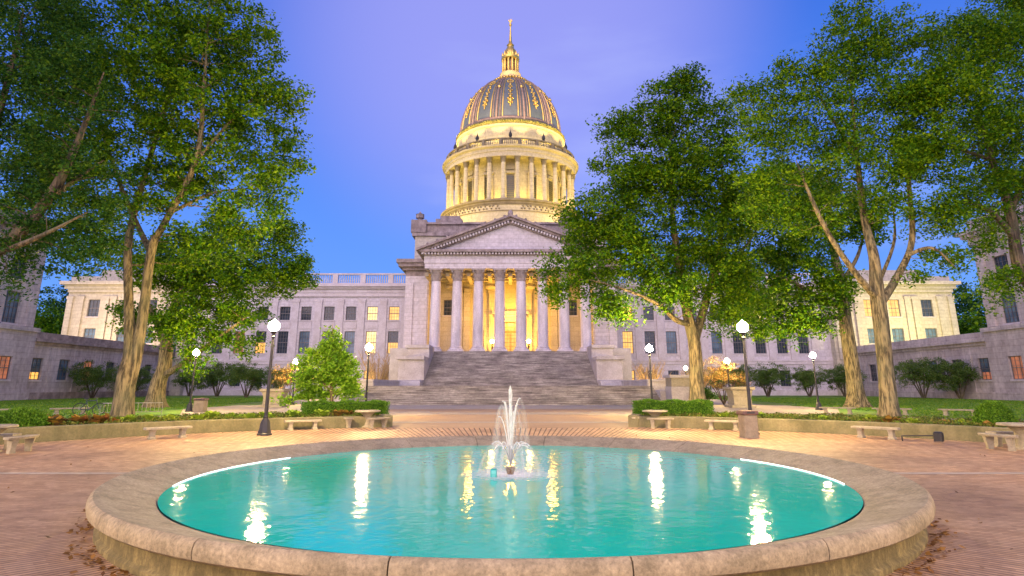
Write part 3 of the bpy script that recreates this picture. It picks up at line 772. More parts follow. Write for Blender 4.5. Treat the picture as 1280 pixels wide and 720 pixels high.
rg = random.Random(3)
for k in range(150):
    a = 2*PI*k/150; mb.ball((11.75*math.cos(a), DY+11.75*math.sin(a), 53.4+rg.uniform(-.15,.15)), rg.uniform(.16,.28), 6, 4)
cpart(mb, 'dome_garland', M['garland'], 50)
dp_ = [(10.95,53.9),(10.9,55.2),(10.75,56.5),(10.4,58.2),(9.85,60.),(9.05,61.8),(8.0,63.5),(6.75,65.),(5.3,66.2),(3.8,67.0),(3.0,67.3)]
def dome_r(z):
    for (r0,z0),(r1,z1) in zip(dp_, dp_[1:]):
        if z0 <= z <= z1: return r0+(r1-r0)*(z-z0)/(z1-z0)
    return 3.
mb = MB(); ring(mb, dp_, 120); cpart(mb, 'dome_shell', M['lead'], 50)
mb = MB(); gl = MB(); gd = MB()
for k in range(12):
    ac = -PI/2 + k*R(30)
    for off, rad, tgt in ((-11.2,.15,mb),(-8.4,.13,gl),(8.4,.13,gl),(11.2,.15,mb),(15,.28,mb)):
        a = ac + R(off); pts = []
        for j in range(22):
            z = 54.0 + 13.0*(j/21)**1.0; r = dome_r(min(z,67.2))+.06
            fade = 1.0
            pts.append((r*math.cos(a), DY+r*math.sin(a), z))
        tgt.tube(pts, [rad*(.45+.55*dome_r(min(p[2],67.2))/10.9) for p in pts], 6)
    # panel ornaments
    gd = MB(); gd.tube([(dome_r(z_)*math.cos(ac)+.1*math.cos(ac), DY+(dome_r(z_)+.1)*math.sin(ac), z_) for z_ in (57.,58.5,60.,61.5,63.,64.2,65.5,67.2)], .13, 6)
    for (z, n_, sp, rr) in ((64.2,10,.55,.15),):
        r = dome_r(z)
        for j in range(12):
            t = 2*PI*j/12; u = .62*math.cos(t); v = .62*math.sin(t)
            rz_ = dome_r(z+v*.8)+.12; aa = ac+u/r
            gd.ball((rz_*math.cos(aa), DY+rz_*math.sin(aa), z+v*.8), .17, 6, 4)
    for (z, u, rr) in ((62.9,0,.33),(62.3,.3,.2),(62.3,-.3,.2),(61.8,0,.25),(61.2,.35,.2),(61.2,-.35,.2),(60.7,0,.3),(60.,.3,.17),(60.,-.3,.17),(59.4,0,.38),(58.9,.45,.28),(58.9,-.45,.28),(58.5,0,.42),(58.0,.35,.25),(58.0,-.35,.25),(57.6,0,.28),(57.0,0,.15)):
        r = dome_r(z)+.08; aa = ac+u/r; gd.ball((r*math.cos(aa), DY+r*math.sin(aa), z), rr, 6, 4)
    # little finials at mid height
    a = ac+R(15); r = dome_r(62.4)+.25; gd.lathe([(.3,0),(.42,.3),(.2,.6),(.05,1.0)], 7, (r*math.cos(a), DY+r*math.sin(a), 62.1))
    # top swags
    for j in range(3):
        aa = ac + R(10*j); gd.ball((3.9*math.cos(aa), DY+3.9*math.sin(aa), 67.25), .38, 7, 5)
    cpart(gd, 'gold_ornament', M['gold'], 60)
ring(mb, [(11.0,53.95),(11.15,54.1),(11.15,54.6),(10.95,54.8)])
cpart(mb, 'dome_rib', M['copper'], 50); cpart(gl, 'panel_border', M['gold'], 50)
mb = MB(); ring(mb, [(3.5,67.0),(3.1,67.5),(2.7,67.9),(2.4,68.7),(2.45,69.2),(2.4,69.6),(2.0,69.7)], 48); cpart(mb, 'lantern_base', plain('lantern_stone', (.6,.45,.25), .5, .3), 40)
mb = MB()
for k in range(12):
    a = 2*PI*(k+.5)/12; mb.lathe([(.42,69.6),(.3,69.8),(.27,73.),(.45,73.3)], 8, (1.7*math.cos(a), DY+1.7*math.sin(a), 0))
    mb.lathe([(.22,73.9),(.3,74.2),(.2,74.5),(.04,75.1)], 6, (1.8*math.cos(a), DY+1.8*math.sin(a), 0))
ring(mb, [(1.95,73.25),(2.05,73.5),(2.05,73.9),(1.6,74.0),(1.55,74.7),(1.3,75.6),(.85,76.3),(.7,76.9),(.85,77.1),(.5,77.5),(.32,78.3),(.16,81.),(.14,82.0),(.3,82.2),(.32,82.6),(.1,82.8),(.05,83.2)], 32)
for k in range(3): mb.tube([(0,DY,82.9),((k-1)*.35,DY,83.5),((k-1)*.25,DY,84.0)], [.12,.14,.03], 6)
cpart(mb, 'lantern', M['gold'], 40)
mb = MB(); ring(mb, [(1.15,69.6),(1.15,73.5)], 24); cpart(mb, 'lantern_core', M['copper'], 40)
# floodlights on dome
WY = (1.,.70,.10)
for k in range(30):
    a = -PI/2 + k*R(12)
    if math.sin(a) > .35: continue
    light('POINT','colonnade_flood',(12.1*math.cos(a), DY+12.1*math.sin(a), 37.0), 150, (1.,.72,.10), .12)
for k in range(16):
    a = -PI/2 + (k+.5)*R(22.5)
    if math.sin(a) > .4: continue
    light('SPOT','balcony_flood',(13.0*math.cos(a), DY+13.0*math.sin(a), 47.6), 420, WY, .15, (9.8*math.cos(a), DY+9.8*math.sin(a), 57.), spot=140)
    light('SPOT','dome_flood',(15.6*math.cos(a), DY+15.6*math.sin(a), 49.), 2300, (1.,.70,.25), .2, (7*math.cos(a), DY+7*math.sin(a), 62.), spot=70)
for k in range(8):
    a = -PI/2 + (k+.5)*R(45); light('SPOT','lantern_flood',(4.6*math.cos(a), DY+4.6*math.sin(a), 67.8), 420, (1.,.72,.15), .1, (.8*math.cos(a), DY+.8*math.sin(a), 73.), spot=90)
for x, y, e_ in ((-21,104,7000),(21,104,10000),(-9,103,3000),(9,103,4500),(-26,118,6000),(26,118,8000)):
    light('SPOT','roof_flood',(x,y,29.5), e_*1.4, (1.,.70,.16), .3, (0 if abs(x)>10 else x*.5,DY-10,41), spot=110)

# ------------------------------------------------------------------ stairs and pedestals
st = thing('granite_steps', 'broad weathered granite steps in two flights climbing to the portico', 'steps', (0,70,0))
def lp(mb, name, mat, root, **k):
    L = root.location; mb.v = [(x-L[0], y-L[1], z-L[2]) for x,y,z in mb.v]; return mb.build(name, mat, root, **k)
mb = MB(); n = 10
for i in range(n): mb.box(-13.4, 13.4, 55.4+i*.42, 78.0, i*.168+(.002 if i else 0), (i+1)*.168)
lp(mb, 'lower_flight', M['steps'], st)
mb = MB(); n = 30
for i in range(n): mb.box(-10.9, 10.9, 78.003+i*.385, 89.597, 1.683+i*.1605, 1.683+(i+1)*.1605-.002)
lp(mb, 'upper_flight', M['steps'], st)
for s in (-1,1):
    mb = MB()
    mb.box(s*10.903, s*14.2, 79.0, 83.5, 1.683, 4.9); mb.box(s*10.903, s*14.5, 78.7, 83.8, 4.903, 5.35)
    mb.box(s*10.903, s*13.8, 83.503, 88.597, 1.683, 6.6); mb.box(s*10.903, s*14.1, 83.3, 88.59, 6.603, 7.05)
    mb.prism_x([(75.5,1.683),(79.,1.683),(79.,2.4),(76,2.3)], s*10.903, s*14.0) if s > 0 else mb.prism_x([(75.5,1.683),(79.,1.683),(79.,2.4),(76,2.3)], -14.0, -10.903)
    mb.box(s*13.403, s*15.5, 61.5, 78, 0, 2.05); mb.box(s*13.403, s*15.6, 61.4, 78.1, 2.053, 2.3)
    mb.box(s*13.403, s*15.6, 56.4, 61.497, 0, 1.3)
    lp(mb, 'cheek_wall', M['ped'], st, bevel=.04)
def pedestal(x, y, hw, h, lab, lip=.12, mat='ped', flare=False):
    t = thing('stone_pedestal', lab, 'pedestal', (x,y,0))
    mb = MB()
    if flare:
        rs = []
        for w_, z in ((hw*1.1,0),(hw*1.1,.2),(hw*.85,.25),(hw*.8,h*.5),(hw*.95,h-.25),(hw*1.12,h-.2),(hw*1.12,h)):
            rs.append([(-w_,-w_,z),(w_,-w_,z),(w_,w_,z),(-w_,w_,z)])
        mb.rings(rs, True, True).build('planter_body', M[mat], t, bevel=.02)
    else:
        mb.box(-hw,hw,-hw,hw,0,h*.62).build('lower_block', M[mat], t, bevel=.02)
        MB().box(-hw+.04,hw-.04,-hw+.04,hw-.04,h*.62+.003,h-.25).build('upper_block', M['bench'], t, bevel=.02)
        MB().box(-hw-lip,hw+lip,-hw-lip,hw+lip,h-.247,h).build('cap_stone', M[mat], t, bevel=.03)
    return t
pedestal(14.9,55.2,1.05,2.6,'tall square stone pedestal at the right foot of the steps')
pedestal(-14.9,55.2,1.05,2.6,'tall square stone pedestal at the left foot of the steps behind the young tree')
pedestal(18.2,50.2,.85,1.6,'flared stone planter pedestal on the right lawn edge', mat='bench', flare=True)
pedestal(-19.0,51.,.85,1.45,'flared stone planter pedestal on the left lawn edge', mat='bench', flare=True)

# ------------------------------------------------------------------ side buildings (inner faces look at the plaza)
def side(s):
    word = 'left' if s < 0 else 'right'
    # s=-1: faces +X. local x -> world +Y
    ang = PI/2 if s < 0 else -PI/2
    t = thing('connecting_wing', 'low one-storey stone wing linking the %s office block to the capitol' % word, 'building', (s*60,77,0), ang)
    f = 1 if s < 0 else -1          # local x = f*(Y-77)
    def X(y): return f*(y-77)
    def bx(mb, y0, y1, d0, d1, z0, z1): mb.box(X(y0), X(y1), d0, d1, z0, z1)
    ws = [79.0+4.9*k for k in range(6)]
    mb = MB(); wall_open(mb, min(X(77.5),X(110.1)), max(X(77.5),X(110.1)), 0, 6.7, 0, .8, [(X(y),2.0,[(2.4,5.1)]) for y in ws]); bx(mb,77.5,110.1,.8,9,0,6.7)
    for y in [76.4+4.9*k for k in range(1,7)]: bx(mb, y-.35, y+.35, -.12, -.003, .9, 6.5)
    mb.build('wall', M['link'], t)
    mb = MB(); bx(mb,77.5,110.1,-.3,-.003,0,.85); bx(mb,77.5,110.1,-.2,9,6.703,7.1); bx(mb,77.5,110.1,-.55,9,7.103,7.5); bx(mb,77.5,110.1,-.25,9,7.503,8.3); mb.build('cornice', M['dirtytrim'] if s<0 else M['link'], t)
    for k, y in enumerate(ws):
        g1, g2 = 'glassdark', None
        if s < 0: g1, g2 = [('lit','glassblue'),('glassblue',None),('litred',None),('glassdark',None),('glassdark',None),('glassdark',None)][k]
        else: g1, g2 = [('litred','glassblue'),('glassdark',None),('glassblue',None),('glassdark',None),('glassdark',None),('glassdark',None)][k]
        window(t, X(y), 2.0, 2.4, 5.1, 0, g1, 3, 5, g2, .35)
    b = thing('office_block', 'tall pale stone office block at the %s edge of the view' % word, 'building', (s*60,77,0), ang)
    ys = [73.4-5.2*k for k in range(6)]
    mb = MB(); wall_open(mb, min(X(77.49),X(40)), max(X(77.49),X(40)), 0, 8.2, -.5, 1., [(X(y),2.0,[(2.4,5.1)]) for y in ys]); bx(mb,40,77.49,.5,25,0,8.2)
    bx(mb,40,77.6,-.8,-.503,0,.9); bx(mb,40,77.6,-.8,25,8.203,8.7)
    mb.build('base_storey', M['link'], b)
    mb = MB(); wall_open(mb, min(X(77.3),X(40)), max(X(77.3),X(40)), 8.703, 19.2, 0, 1., [(X(y),2.3,[(9.0,12.8),(14.3,17.2)]) for y in ys]); bx(mb,40,77.3,1.,24,8.703,19.2)
    for y in [76.2-5.2*k for k in range(7)]: bx(mb, y-.55, y+.55, -.3, -.003, 8.8, 18.5)
    mb.build('wall', M['lavside'], b)
    mb = MB(); bx(mb,40,77.6,-.3,24.2,19.203,20.2); bx(mb,40,78.0,-.7,24.4,20.203,20.7); bx(mb,40,78.5,-1.2,24.8,20.703,21.2); bx(mb,40,77.4,-.2,24,21.203,22.6)
    for k in range(60): y = 41+k*.62; bx(mb, y, y+.3, -1.0, -.703, 20.25, 20.7)
    mb.build('cornice', M['dirtytrim'] if s<0 else M['lavside'], b)
    for y in ys:
        window(b, X(y), 2.0, 2.4, 5.1, -.5, 'litred', 3, 5)
        window(b, X(y), 2.3, 9.0, 12.8, 0, 'glassblue', 4, 6); window(b, X(y), 2.3, 14.3, 17.2, 0, 'glassdark', 4, 4)
for s in (-1,1): side(s)

# ------------------------------------------------------------------ raised beds
def arcpoly(r0, r1, a0, a1, n=40):
    P = [(PC[0]+r1*math.cos(a0+(a1-a0)*i/n), PC[1]+r1*math.sin(a0+(a1-a0)*i/n)) for i in range(n+1)]
    return P + [(PC[0]+r0*math.cos(a1-(a1-a0)*i/n), PC[1]+r0*math.sin(a1-(a1-a0)*i/n)) for i in range(n+1)]
def curb(r, wd, a0, a1, z0, z1, mb, n=40):
    rs = []
    for i in range(n+1):
        a = a0+(a1-a0)*i/n; ca, sa = math.cos(a), math.sin(a)
        rs.append([(PC[0]+q*ca, PC[1]+q*sa, z) for q, z in ((r,z0),(r,z1-.03),(r+.03,z1),(r+wd-.03,z1),(r+wd,z1-.03),(r+wd,z0))])
    mb.rings(rs, True, True)
BEDA = {}
for s in (-1,1):
    a0, a1 = (R(8),R(72.8)) if s > 0 else (R(107.2),R(172))
    word = 'left' if s < 0 else 'right'
    t = thing('raised_bed', 'long curved raised planting bed with mossy stone edge %s of the pool' % word, 'planting bed', (0,0,0))
    mb = MB(); curb(17.5,.35,a0,a1,0,.46,mb); curb(22.2,.3,a0,a1,0,.40,mb)
    for a in (a0,a1):
        ca, sa = math.cos(a), math.sin(a); u = (-sa, ca)
        P = [(PC[0]+q*ca+v*u[0], PC[1]+q*sa+v*u[1]) for q, v in ((17.4,-.2),(22.6,-.2),(22.6,.2),(17.4,.2))]
        mb.poly_z(P, 0, .47)
    mb.build('stone_edge', M['pier'], t)
    mb = MB(); vs = []; disc(mb, 17.8, 22.25, a0, a1, .39, 50); mb.build('soil', M['soil'], t)

# ------------------------------------------------------------------ foliage generators
def leafquads(C, n_per, rad, size, rng, flat=.6, up=.5):
    """C (m,3) cluster centres -> quads"""
    m = len(C); N = m*n_per
    P = np.repeat(C, n_per, axis=0)
    d = rng.normal(size=(N,3)); d /= np.linalg.norm(d,axis=1)[:,None]
    rr = rng.random(N)**.55
    rad_ = np.repeat(rad if hasattr(rad,'__len__') else np.full(m,rad), n_per)
    d = d*(rr*rad_)[:,None]; d[:,2] *= flat
    P = P + d
    nrm = rng.normal(size=(N,3)); nrm[:,2] = np.abs(nrm[:,2])+up; nrm /= np.linalg.norm(nrm,axis=1)[:,None]
    t = rng.normal(size=(N,3)); t -= nrm*(t*nrm).sum(1)[:,None]; t /= np.linalg.norm(t,axis=1)[:,None]
    b = np.cross(nrm, t); s = size*(.6+.8*rng.random(N))
    t = t*s[:,None]; b = b*(s*.55)[:,None]
    V = np.stack([P - t*.5, P + b*.5 - t*.05, P + t*.5, P - b*.5 - t*.05], axis=1)
    return V

def grow(limbs, lobes, ncl, seed, twigr=.02, zmin=3., shell=.45, cl_jit=0):
    rng = np.random.default_rng(seed)
    sk = []; 
    for L in limbs:
        for i in range(len(L)-1):
            p, q = np.array(L[i][:3],float), np.array(L[i+1][:3],float); k = max(2,int(np.linalg.norm(q-p)/.5))
            for j in range(k):
                f = j/k; c = p+(q-p)*f
                if c[2] > zmin: sk.append((*c, L[i][3]+(L[i+1][3]-L[i][3])*f))
    sk = [np.array(x) for x in sk]
    vol = np.array([l[3]**2.2 for l in lobes]); vol /= vol.sum()
    idx = rng.choice(len(lobes), ncl, p=vol)
    C = []
    for i in idx:
        x,y,z,r = lobes[i][:4]; ys = lobes[i][4] if len(lobes[i]) > 4 else 1.
        d = rng.normal(size=3); d /= np.linalg.norm(d); d *= r*rng.random()**shell
        C.append((x+d[0], y+d[1]*ys, z+d[2]*.85))
    C = np.array(C)
    S = np.array(sk)
    dist = np.min(np.linalg.norm(C[:,None,:]-S[None,:,:3],axis=2),axis=1); order = np.argsort(dist)
    mb = MB(); pts = [tuple(x) for x in sk]
    arr = np.array(pts); extra = []
    for oi in order:
        c = C[oi]; dd = arr[:,:3]-c; L = np.linalg.norm(dd,axis=1)
        cost = L + np.maximum(0, arr[:,2]-c[2])*1.0 - np.minimum(arr[:,3],.12)*4
        k = int(np.argmin(cost)); p = arr[k,:3]; ln = L[k]
        if ln < .15: continue
        r0 = min(arr[k,3]*.75, twigr+.011*ln); n = 5
        mid = (p+c)/2 + np.array([rng.normal()*.08*ln, rng.normal()*.08*ln, .10*ln])
        line = []
        for j in range(n+1):
            t = j/n; q = p*(1-t)**2 + 2*mid*t*(1-t) + c*t*t; q = q + (rng.normal(size=3)*.03*ln if 0 < j < n else 0)
            line.append((*q, r0*(1-t*.75)))
        mb.tube([l[:3] for l in line], [l[3] for l in line], 5 if r0 > .03 else 4, cap=False)
        arr = np.vstack([arr, np.array(line[1:])])
        extra += [l[:3] for l in line[3:-1:1]] if ln > 1.5 else []
    return C, np.array(extra) if extra else np.zeros((0,3)), mb

def tree(name, label, cat, base, limbs, lobes, ncl, per, leaf, seed, mat='leaf', bark='bark', clr=.75, group=None, zmin=3., twigr=.02, flat=.6, shell=.45, flare=1.6):
    t = thing(name, label, cat, base, 0, group)
    B = np.array(base)
    if ncl > 200: ncl = int(ncl*1.5)
    C, X, tw = grow(limbs, lobes, ncl, seed, twigr, zmin, shell)
    rng = np.random.default_rng(seed+7)
    tk = MB()
    for li, L in enumerate(limbs):
        L = list(L[:-1])+[(L[-1][0],L[-1][1],L[-1][2],L[-1][3]*.35)]
        if L[0][3] > .1: L = [(p[0],p[1],p[2],p[3]*.66) for p in L]
        P = [Vector(p[:3]) for p in L]; rr = [p[3] for p in L]; pp = []; rs = []
        for i in range(len(P)-1):
            a = P[max(i-1,0)]; b = P[i]; c = P[i+1]; d = P[min(i+2,len(P)-1)]
            for j in range(6):
                u = j/6
                q = .5*((2*b)+(c-a)*u+(2*a-5*b+4*c-d)*u*u+(3*b-a-3*c+d)*u**3)
                pp.append(q); rs.append(rr[i]+(rr[i+1]-rr[i])*u)
        pp.append(P[-1]); rs.append(rr[-1])
        nn = 40 if L[0][3] > .3 else 14; base_i = len(tk.v); tk.tube(pp, rs, nn)
        if li == 0 and flare:
            z0 = base[2]
            for i in range(base_i, len(tk.v)):
                x,y,z = tk.v[i]; h = z-z0
                # root flare with buttresses
                if h < 60.:
                    ax = pp[0]; 
                    k = min(range(len(pp)), key=lambda q: abs(pp[q].z-z)); cx_, cy_ = pp[k].x, pp[k].y
                    ang = math.atan2(y-cy_, x-cx_); e = math.exp(-max(h,0)/.5)
                    f = 1+(flare-1)*e*(.7+.45*math.sin(ang*5+seed)+.25*math.sin(ang*3+2*seed)) + .03*math.sin(ang*9+h*.7)+.028*math.sin(ang*15-h*1.3+math.sin(h*2.1))
                    tk.v[i] = (cx_+(x-cx_)*f, cy_+(y-cy_)*f, z)
    def loc(mb): mb.v = [(x-B[0], y-B[1], z-B[2]) for x,y,z in mb.v]; return mb
    loc(tk).build('trunk', M[bark], t, 60); loc(tw).build('branches', M[bark], t, 60)
    per = int(per*1.12); clr *= 1.3; leaf *= .84
    V = leafquads(C, per, clr*(.6+.8*rng.random(len(C))), leaf, rng, flat)
    if len(X):
        V2 = leafquads(X, max(3,per//7), clr*.55, leaf, rng, .7); V = np.concatenate([V,V2])
    V = V - B[None,None,:]
    quads_object('crown', V, M[mat], t)
    return t
def lob(Y, *l): # (px,py,r_m[,dy][,ysq])
    out = []
    for q in l:
        p = at(q[0], q[1], Y+(q[3] if len(q) > 3 else 0)); out.append((p[0],p[1],p[2],q[2],1.0))
    return out
def lim(Y, *l): # (px,py,r,dy)
    out = []
    for q in l: p = at(q[0], q[1], Y+(q[3] if len(q) > 3 else 0)); out.append((p[0],p[1],p[2],q[2]))
    return out

# big twin-stemmed tree left
Y = 26.
b0 = at(150,527,Y)
tree('oak_tree', 'largest left tree with two pale stems forking low above the bed', 'tree', (b0[0],Y,.1),
 [lim(Y,(152,528,.58),(158,470,.52),(163,440,.40),(161,380,.27),(161,300,.23,.3),(178,230,.18,.6),(210,120,.15,1),(235,20,.09,1)),
  lim(Y,(162,480,.36),(170,445,.36),(180,385,.30),(190,310,.27,-.3),(205,280,.21,-.6),(245,200,.18,-1.),(255,110,.12,-1),(262,0,.07,-1)),
  lim(Y,(187,312,.2),(172,282,.17,.6),(150,230,.14,1.5),(125,150,.11,2),(115,60,.07,2)),
  lim(Y,(245,200,.12,-1),(290,150,.09,-.5),(330,110,.05)),
  lim(Y,(215,265,.12,-.6),(270,240,.08),(330,235,.05))],
 lob(Y,(225,110,3.6),(140,110,3.2,1),(310,150,2.6),(335,215,1.9),(345,120,1.4),(245,30,3.6),(200,220,2.5),(110,200,2.6,1),(300,60,2.0),(90,30,3.4,1),(180,-80,4.5),(300,270,1.6),(250,290,1.3),(60,120,2.6,2),(260,200,2.4),(365,195,.9),(95,250,2.2,3),(70,195,2.2,3),(130,300,1.5,3),(30,250,1.6,3),(345,255,1.0),(225,320,1.3,2),(290,310,1.2,2),(110,320,1.3,4),(60,300,1.4,4),(150,280,1.2,4)),
 680, 120, .20, 11, zmin=4.5, clr=.62)
# second left tree, lower
Y = 50.
b0 = at(192,509,Y)
tree('oak_tree', 'medium left tree behind the lawn lamp, lit yellow-green from below', 'tree', (b0[0],Y,0),
 [lim(Y,(193,510,1.0),(198,480,.85),(206,455,.78),(212,400,.6),(235,350,.4),(260,310,.2)),
  lim(Y,(204,470,.42),(228,455,.36,-1),(262,430,.24,-2),(310,395,.12,-3)),
  lim(Y,(212,410,.3),(255,375,.22,1),(320,350,.12,2)),
  lim(Y,(208,440,.3),(185,380,.2),(165,340,.1))],
 lob(Y,(255,345,3.6),(325,340,3.2),(225,410,2.6,-2),(290,395,2.8,-1),(365,345,1.9),(205,330,3.2),(345,295,2.2),(285,295,2.4),(245,450,1.6,-3),(300,430,1.4,-2),(375,320,1.2),(170,400,2.2)),
 330, 100, .30, 22, clr=.85, zmin=3.5)
# dark leaning tree off left
Y = 21.
tree('oak_tree', 'dark spreading tree cut off by the left edge, its limbs leaning inwards', 'tree', (-22.5,Y,0),
 [[(-22.5,Y,0,.75),(-22.2,Y,3,.55),(-21.2,Y,5.5,.5),at(0,308,Y)+(.36,),at(62,245,Y)+(.26,),at(100,170,Y)+(.16,),at(130,90,Y)+(.08,)],
  [at(20,285,Y)+(.2,),at(80,235,Y+1)+(.14,),at(130,200,Y+1)+(.07,)],
  [(-21.2,Y,5.5,.3),at(-30,220,Y)+(.25,),at(10,100,Y)+(.15,),at(30,10,Y)+(.08,)],
  [at(-40,330,Y)+(.2,),at(40,300,Y-1)+(.13,),at(110,265,Y-1.5)+(.06,)]],
 lob(Y,(40,60,2.6),(10,200,2.2),(60,290,1.5),(0,330,1.5),(105,300,1.0),(80,200,2.0),(90,110,2.2),(20,-20,3.),(-30,120,2.5),(45,340,.9),(130,270,.9),(60,250,1.3),(125,295,.9),(80,330,.7)),
 340, 90, .15, 33, 'leafd', 'barkdark', clr=.52, zmin=4.5, twigr=.015)
# big right tree T4
Y = 41.
b0 = at(872,513,Y)
tree('oak_tree', 'broad green tree right of the portico with pale straight trunk', 'tree', (b0[0],Y,0),
 [lim(Y,(873,514,.82),(871,480,.66),(868,430,.6),(860,395,.52),(850,340,.40),(840,260,.25),(838,170,.12)),
  lim(Y,(868,425,.5),(880,385,.4,1),(895,330,.3,1),(905,260,.2,1),(900,190,.1)),
  lim(Y,(864,406,.3),(845,400,.26,-1),(825,382,.2,-2),(790,365,.13,-3),(740,350,.07,-4)),
  lim(Y,(855,370,.25),(810,310,.18,1),(770,270,.1,1)),
  lim(Y,(893,340,.22),(930,310,.15,1),(950,280,.08,1))],
 lob(Y,(835,140,2.6),(795,215,3.4),(870,220,3.6),(745,275,2.8),(722,335,2.2,-2),(800,310,3.6),(880,320,3.6),(930,260,3.0),(860,105,1.7),(780,160,1.8),(700,365,1.2,-2),(765,385,1.5,-3),(840,360,2.2,-2),(920,380,2.4),(910,160,2.2)),
 560, 110, .27, 44, clr=.8, zmin=4.5)
# T5
Y = 51.
b0 = at(1070,509,Y)
tree('oak_tree', 'right tree with thick pale trunk, standing behind the lawn lamp', 'tree', (b0[0],Y,0),
 [lim(Y,(1071,510,1.05),(1067,470,.85),(1058,410,.76),(1050,350,.6),(1040,300,.4),(1035,220,.2)),
  lim(Y,(1054,385,.4),(1020,370,.3,-1),(985,350,.2,-2),(940,340,.1,-3)),
  lim(Y,(1052,395,.3),(1010,400,.2,-1),(960,390,.1,-1)),
  lim(Y,(1050,355,.3),(1072,320,.22),(1085,270,.1))],
 lob(Y,(985,325,4.0),(935,375,3.2,-2),(1035,365,2.4,-1),(960,250,4.),(1040,255,3.6),(1000,395,2.4,-2),(905,330,3.),(960,410,1.8,-2),(1080,280,2.4)),
 340, 100, .32, 55, clr=.9, zmin=4.5)
# T6
Y = 27.
b0 = at(1113,527,Y)
tree('oak_tree', 'rough-barked right tree in the bed whose trunk splits into crooked limbs', 'tree', (b0[0],Y,.1),
 [lim(Y,(1113,528,.54),(1108,470,.46),(1102,410,.47),(1096,360,.44),(1092,320,.32),(1080,270,.24,.5),(1072,200,.16,.5),(1062,90,.08,.5)),
  lim(Y,(1098,375,.26),(1072,345,.2,-.5),(1040,300,.17,-1),(1015,250,.13,-1),(995,200,.08,-1)),
  lim(Y,(1100,380,.30),(1122,345,.24,.3),(1140,300,.2,.5),(1136,230,.15,.5),(1130,130,.08,.5)),
  lim(Y,(1100,350,.14,1),(1118,300,.1,1.5),(1115,250,.06,1.5)),
  lim(Y,(1133,320,.10),(1165,310,.07,-.5),(1195,335,.04,-1)),
  lim(Y,(1072,200,.09),(1030,130,.06),(1010,90,.04))],
 lob(Y,(1070,60,2.1),(1005,120,2.2),(1110,130,2.4),(960,170,1.6),(1040,190,2.4),(1130,50,1.8),(960,245,1.7),(1155,200,1.4),(1010,270,1.5),(1185,320,1.0),(1100,250,1.3),(1065,20,1.2),(935,120,.8),(1140,345,.6),(980,90,.9)),
 420, 80, .18, 66, clr=.55, zmin=4.5, twigr=.015)
# T7
Y = 28.
tree('oak_tree', 'dense blue-green tree cut off by the right edge, hanging over the lawn', 'tree', (25.6,Y,0),
 [[(25.6,Y,0,.7),(25.5,Y,4,.5),at(1278,340,Y)+(.42,),at(1263,265,Y)+(.3,),at(1240,200,Y)+(.2,),at(1220,120,Y)+(.1,)],
  [at(1270,300,Y)+(.25,),at(1235,262,Y-.5)+(.15,),at(1195,250,Y-1)+(.08,)],
  [at(1263,265,Y)+(.22,),at(1285,200,Y)+(.18,),at(1290,100,Y)+(.1,)],
  [at(1240,200,Y)+(.14,),at(1190,185,Y-1)+(.1,),at(1140,190,Y-1.5)+(.05,)]],
 lob(Y,(1240,60,2.4,-2),(1195,130,2.6,-2),(1260,160,2.6),(1150,180,1.7,-2),(1125,200,1.2,-2),(1240,225,2.0),(1195,250,1.5,-1),(1262,345,1.2),(1230,370,.9),(1275,10,2.6),(1200,50,1.6),(1170,270,1.2,-1),(1300,250,2.),(1225,300,1.),(1160,110,1.2,-2)),
 480, 110, .17, 77, 'leaf', 'barkdark', clr=.6, zmin=4.5)
# young tree by the steps
Y = 30.
b0 = at(415,520,Y)
tree('young_tree', 'small bright green tree behind the left hedge, lit by the lamp', 'tree', (b0[0],Y,.3),
 [lim(Y,(416,522,.09),(414,480,.07),(414,440,.05),(416,405,.02)), lim(Y,(414,490,.05),(395,470,.04),(375,460,.02)), lim(Y,(414,480,.05),(432,460,.03),(440,440,.02))],
 lob(Y,(412,445,.7),(392,468,.95),(430,460,.8),(417,413,.35),(376,488,.55,.5),(437,487,.6),(356,500,.4,1),(418,430,.55),(420,475,.8),(400,496,.7,.3),(440,450,.35),(385,445,.4)),
 170, 62, .19, 88, 'leafb', clr=.33, zmin=.8, twigr=.008, flare=1.2)
# dark bulk of trees behind the low wings
for k, (px, py, Y, r, lab) in enumerate(((45,395,150,8.5,'dark distant tree filling the gap left of the cream pavilion'),(75,385,160,8,'distant tree hard against the cream pavilion on the left'),(60,410,140,5.5,'lighter green distant tree just above the left low wing'),
        (1190,392,150,9,'dark distant tree filling the gap right of the cream pavilion'),(1215,385,160,8,'distant tree hard against the right office block'),(1190,410,138,6,'lighter green distant tree just above the right low wing'))):
    c = at(px,py,Y)
    tree('distant_tree', lab, 'tree', (c[0],Y,0), [[(c[0],Y,0,.8),(c[0],Y,c[2],.4)]], [(c[0],Y,c[2],r,1),(c[0]-r*.4,Y-1,c[2]-r*.9,r*.9,1),(c[0]+r*.5,Y-1,c[2]-r,r*.8,1),(c[0],Y,max(3,c[2]-2*r),r*.9,1)],
         110, 60, .85, 100+k, 'leaf' if k % 3 == 2 else 'leafd', 'barkdark', clr=2.2, group='trees beyond the low wings', flare=0)
